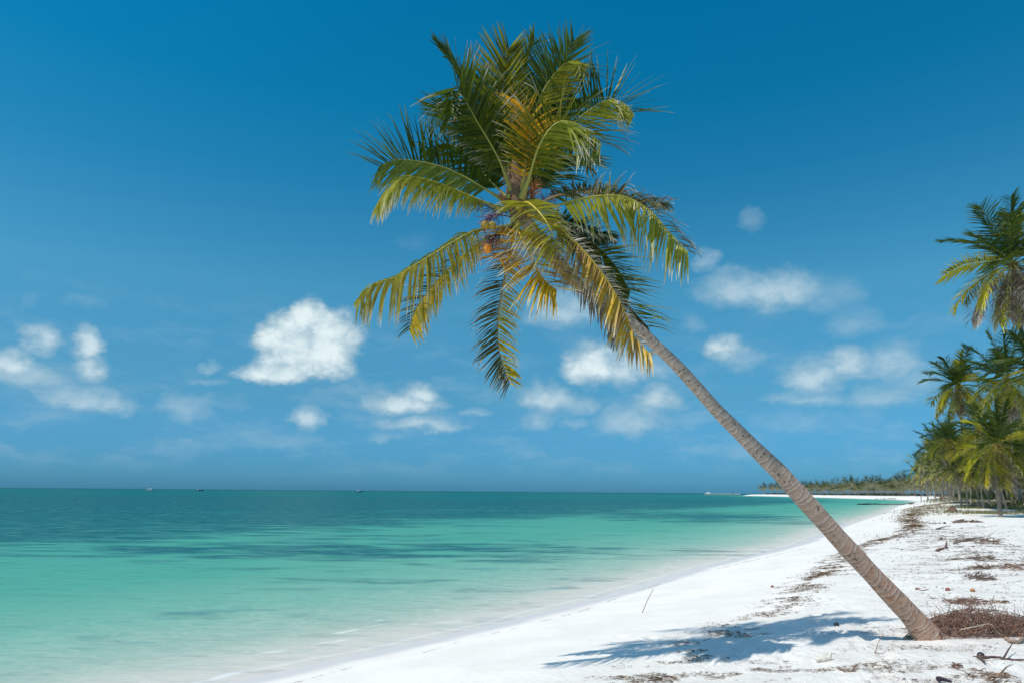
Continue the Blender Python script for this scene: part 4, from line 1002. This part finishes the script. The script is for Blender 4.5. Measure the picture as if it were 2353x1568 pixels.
# ------------------------------------------------------------------ pier at the tip of the bay
pa = V((at(1617, 1131, 1000).x, 1000, 0)); pb = V((at(1700, 1131, 985).x, 985, 0))
pier = empty('pier', pa, 'long low white concrete pier at the far tip of the bay', 'pier')
def slab(a, b, wd, z0_, z1_, col, name, par, mat=M_CONC):
    d = (b-a).normalized(); n_ = V((-d.y, d.x, 0))*wd; mb = MB()
    lo = [a-n_, b-n_, b+n_, a+n_]
    mb.quad_strip([[p+V((0,0,z0_)) for p in lo], [p+V((0,0,z1_)) for p in lo]], [col, col], closed=True)
    mb.cap([p+V((0,0,z1_)) for p in lo], col); mb.cap([p+V((0,0,z0_)) for p in reversed(lo)], col)
    return mb.build(name, mat, par, smooth=False)
slab(pa, pb, 2.2, 1.7, 2.3, (.62,.62,.6), 'deck', pier)
for k in range(17):
    q = pa.lerp(pb, (k+.3)/17); mb = MB()
    for s in (-1.5, 1.5): mb.tube([q+V((0,s,-1.5)), q+V((0,s,1.698))], [.28,.28], (.4,.4,.4), n=6)
    mb.build('pile_pair', M_CONC, pier)
mb = MB()
for k in range(34):
    q = pa.lerp(pb, (k+.5)/34); mb.tube([q+V((0,-2.0,2.305)), q+V((0,-2.0,3.1))], [.06,.06], (.6,.6,.6), n=4)
mb.tube([pa+V((0,-2.0,3.1)), pb+V((0,-2.0,3.1))], [.07,.07], (.6,.6,.6), n=4); mb.build('railing', M_CONC, pier)
q = pa + (pb-pa).normalized()*4
slab(q, q+V((4,0,0)), 1.4, 2.303, 4.6, (.7,.7,.68), 'shelter', pier)
b = V((at(1684, 1131, 960).x, 960, 0))
stick([b+V((1.2,0,-.5)), b+V((0,0,2.5)), b+V((-1.6,0,5.6))], .32, (.05,.055,.07), 'leaning_post', 'dark leaning post standing in the water beside the pier', 'post', twigs=[([b+V((-.2,0,2.9)), b+V((1.0,0,4.2))], .14)])

# ------------------------------------------------------------------ sun and sky
SUN = V((-3.15, -1.9, 5.9)).normalized()
sl = bpy.data.lights.new('sun', 'SUN'); sl.energy = 3.6; sl.angle = math.radians(0.53); sl.color = (1.0, 0.95, 0.86)
so = bpy.data.objects.new('sun', sl); COL.objects.link(so); so.rotation_euler = SUN.to_track_quat('Z', 'Y').to_euler(); so.location = (-20, -8, 40)
wd = bpy.data.worlds.new('World'); scene.world = wd; wd.use_nodes = True
nt = wd.node_tree; nt.nodes.clear(); N = NT(nt)
wo = nt.nodes.new('ShaderNodeOutputWorld'); bg = nt.nodes.new('ShaderNodeBackground'); N.link(bg.outputs[0], wo.inputs[0])
sky = nt.nodes.new('ShaderNodeTexSky'); sky.sky_type = 'NISHITA'; sky.sun_disc = False
sky.sun_elevation = math.asin(SUN.z); sky.sun_rotation = math.atan2(SUN.x, SUN.y) % (2*math.pi)
sky.air_density = 1.0; sky.dust_density = 0.6; sky.ozone_density = 2.5
WS = 0.08
bg.inputs['Strength'].default_value = WS
gen = N.n('ShaderNodeTexCoord').outputs['Generated']
sep = N.n('ShaderNodeSeparateXYZ', Vector=N.vmath('NORMALIZE', gen))
el = N.math('ARCSINE', sep.outputs[2]); azn = N.math('ARCTAN2', sep.outputs[0], sep.outputs[1])
_t = [(0.0,(.16,.58,1.18)),(2.5,(.19,.61,1.10)),(7.4,(.29,.76,.96)),(16,(.36,1.08,1.15)),(25,(.12,1.00,1.17)),(31,(.03,1.0,1.20)),(39,(.01,1.02,1.26)),(43,(.03,1.02,1.26)),(62,(.98,.95,.90))]
TINT = [(e/90, tuple(c/1.3*(1.25 if e < 50 else 2.4) for c in k)) for e, k in _t]
SKYMODE = 'FULL'
EXTRA_SKY = True
#TINTS
eln = N.math('DIVIDE', el, math.radians(90), clamp=True)
tint = N.ramp(eln, TINT)
base = N.vmath('MULTIPLY', N.vmath('MULTIPLY', sky.outputs[0], tint), (1.3, 1.3, 1.3))
# cumulus: puffs given by direction (azimuth, elevation), edges broken up by billowy noise
def ae(px, py):
    d = ray(px, py); return math.atan2(d.x, d.y), math.asin(d.z)
CL = [ # px, py, rx, ry, strength
 (708,735,44,40,1.15),(655,775,58,48,1.15),(762,785,62,60,1.1),(700,825,85,45,1.0),(630,855,75,24,.85),(775,835,40,38,.7),(565,862,40,12,.5),
 (88,778,42,34,.62),(22,835,46,36,.68),(72,872,66,30,.5),(202,795,36,36,.7),(207,850,34,34,.62),(185,918,82,30,.55),(258,925,48,26,.55),
 (482,840,24,14,.42),(425,932,60,32,.42),(475,876,42,9,.35),(706,958,36,28,.6),
 (925,925,82,24,.7),(965,905,36,18,.7),(975,972,88,17,.55),(880,1002,38,13,.35),(1095,943,30,11,.4),
 (1255,915,62,32,.6),(1320,925,50,22,.5),(1240,965,36,18,.45),(1320,972,26,14,.4),(1290,712,76,44,.55),
 (1355,838,56,48,.85),(1435,845,55,40,.65),(1490,845,60,30,.5),(1510,915,50,32,.6),(1445,968,72,32,.5),(1580,965,60,15,.3),
 (1620,600,30,26,.45),(1690,665,85,42,.55),(1785,665,90,44,.6),(1900,675,85,42,.35),(1960,745,62,32,.35),
 (1665,802,44,32,.7),(1712,825,42,20,.4),(1592,745,28,22,.3),
 (1950,838,50,42,.65),(1870,868,80,36,.6),(2055,830,62,44,.5),(2100,870,70,30,.4),(1850,915,92,18,.45),(2015,912,72,26,.4),(1820,968,100,22,.28),
 (1725,508,26,24,.32),(955,558,46,20,.16),(62,690,20,22,.2),(200,694,42,16,.22),(1230,1040,300,12,.0)]
CL = [c for c in CL if c[4] > 0]
p = N.n('ShaderNodeCombineXYZ', X=azn, Y=el).outputs[0]
pz = N.vmath('MULTIPLY', p, (1, 1.35, 1))
wn = N.noise(pz, 24.0, 8, 0.62, color=True)
wv = N.vmath('MULTIPLY', N.vmath('SUBTRACT', wn, (0.5, 0.5, 0.5)), (0.046, 0.034, 0))
pw = N.vmath('ADD', p, wv)
acc = None; opq = None
pwy = N.n('ShaderNodeSeparateXYZ', Vector=pw).outputs[1]
for (x, y, rx, ry, st) in CL:
    a0_, e0_ = ae(x, y + ry*.25); a1_, _ = ae(x + rx*1.62, y); _, e1_ = ae(x, y - ry*1.66)
    ra = a1_ - a0_; re = abs(e1_ - e0_)
    q = N.vmath('MULTIPLY_ADD', pw, (1/ra, 1/re, 0), (-a0_/ra, -e0_/re, 0))
    flat = N.math('MAXIMUM', N.math('MULTIPLY_ADD', pwy, -0.9/re, 0.9*e0_/re), 0.0)
    v = N.math('SUBTRACT', N.math('SUBTRACT', 1.0, N.vmath('DOT_PRODUCT', q, q)), flat)
    acc = v if acc is None else N.math('SMOOTH_MAX', acc, v, 0.10)
    v2 = N.math('MULTIPLY', N.math('ADD', v, 0.35), st)
    opq = v2 if opq is None else N.math('SMOOTH_MAX', opq, v2, 0.06)
acc = N.math('MAXIMUM', acc, 0.0)
bil = N.n('ShaderNodeTexVoronoi', {'feature': 'SMOOTH_F1'}, Vector=N.vmath('ADD', pz, N.vmath('MULTIPLY', N.vmath('SUBTRACT', N.noise(pz, 40, 3, color=True), (.5,.5,.5)), (.02,.02,0))), Scale=34.0, Detail=2.0, Roughness=0.5, Smoothness=0.35).outputs[0]
fb = N.noise(pz, 70.0, 7, 0.65)
det = N.math('ADD', N.math('MULTIPLY', bil, -0.55), N.math('MULTIPLY', fb, 0.55))
dens = N.math('ADD', acc, N.math('MULTIPLY', det, N.math('MINIMUM', N.math('MULTIPLY', acc, 2.2), 0.55)))
alpha = N.math('MULTIPLY', N.ss(0.02, 0.46, dens), N.ss(0.0, 1.25, N.math('ADD', opq, N.math('MULTIPLY', det, 0.15))))
shade = N.math('MULTIPLY', N.ss(0.08, 0.95, N.math('ADD', acc, N.math('MULTIPLY', det, 1.0))), N.math('ADD', 0.30, N.math('MULTIPLY', N.ss(0.35, 1.15, opq), 0.70)))
CLOUD_A = (4.1, 6.3, 7.7); CLOUD_B = (10.2, 11.6, 11.8)
ccol = N.mixc(shade, CLOUD_A, CLOUD_B)
band_ = N.noise(N.vmath('MULTIPLY', pw, (7, 26, 1)), 1.0, 6, 0.6)
low = N.math('MULTIPLY', N.math('MULTIPLY', N.ss(0.44, 0.72, band_), N.math('MULTIPLY', N.ss(0.01, 0.05, el), N.math('SUBTRACT', 1.0, N.ss(0.12, 0.30, el)))), 0.36)
base = N.mixc(low, base, (4.5, 6.7, 8.2))
fin = N.mixc(N.math('MULTIPLY', alpha, 0.95), base, ccol)
N.link(fin, bg.inputs['Color'])
wd.cycles.sampling_method = 'MANUAL'; wd.cycles.sample_map_resolution = 512

# ------------------------------------------------------------------ render settings
scene.view_settings.view_transform = 'Standard'; scene.view_settings.look = 'None'
scene.view_settings.exposure = 0.0; scene.view_settings.gamma = 1.0
scene.cycles.max_bounces = 5; scene.cycles.transparent_max_bounces = 8
scene.cycles.use_denoising = True
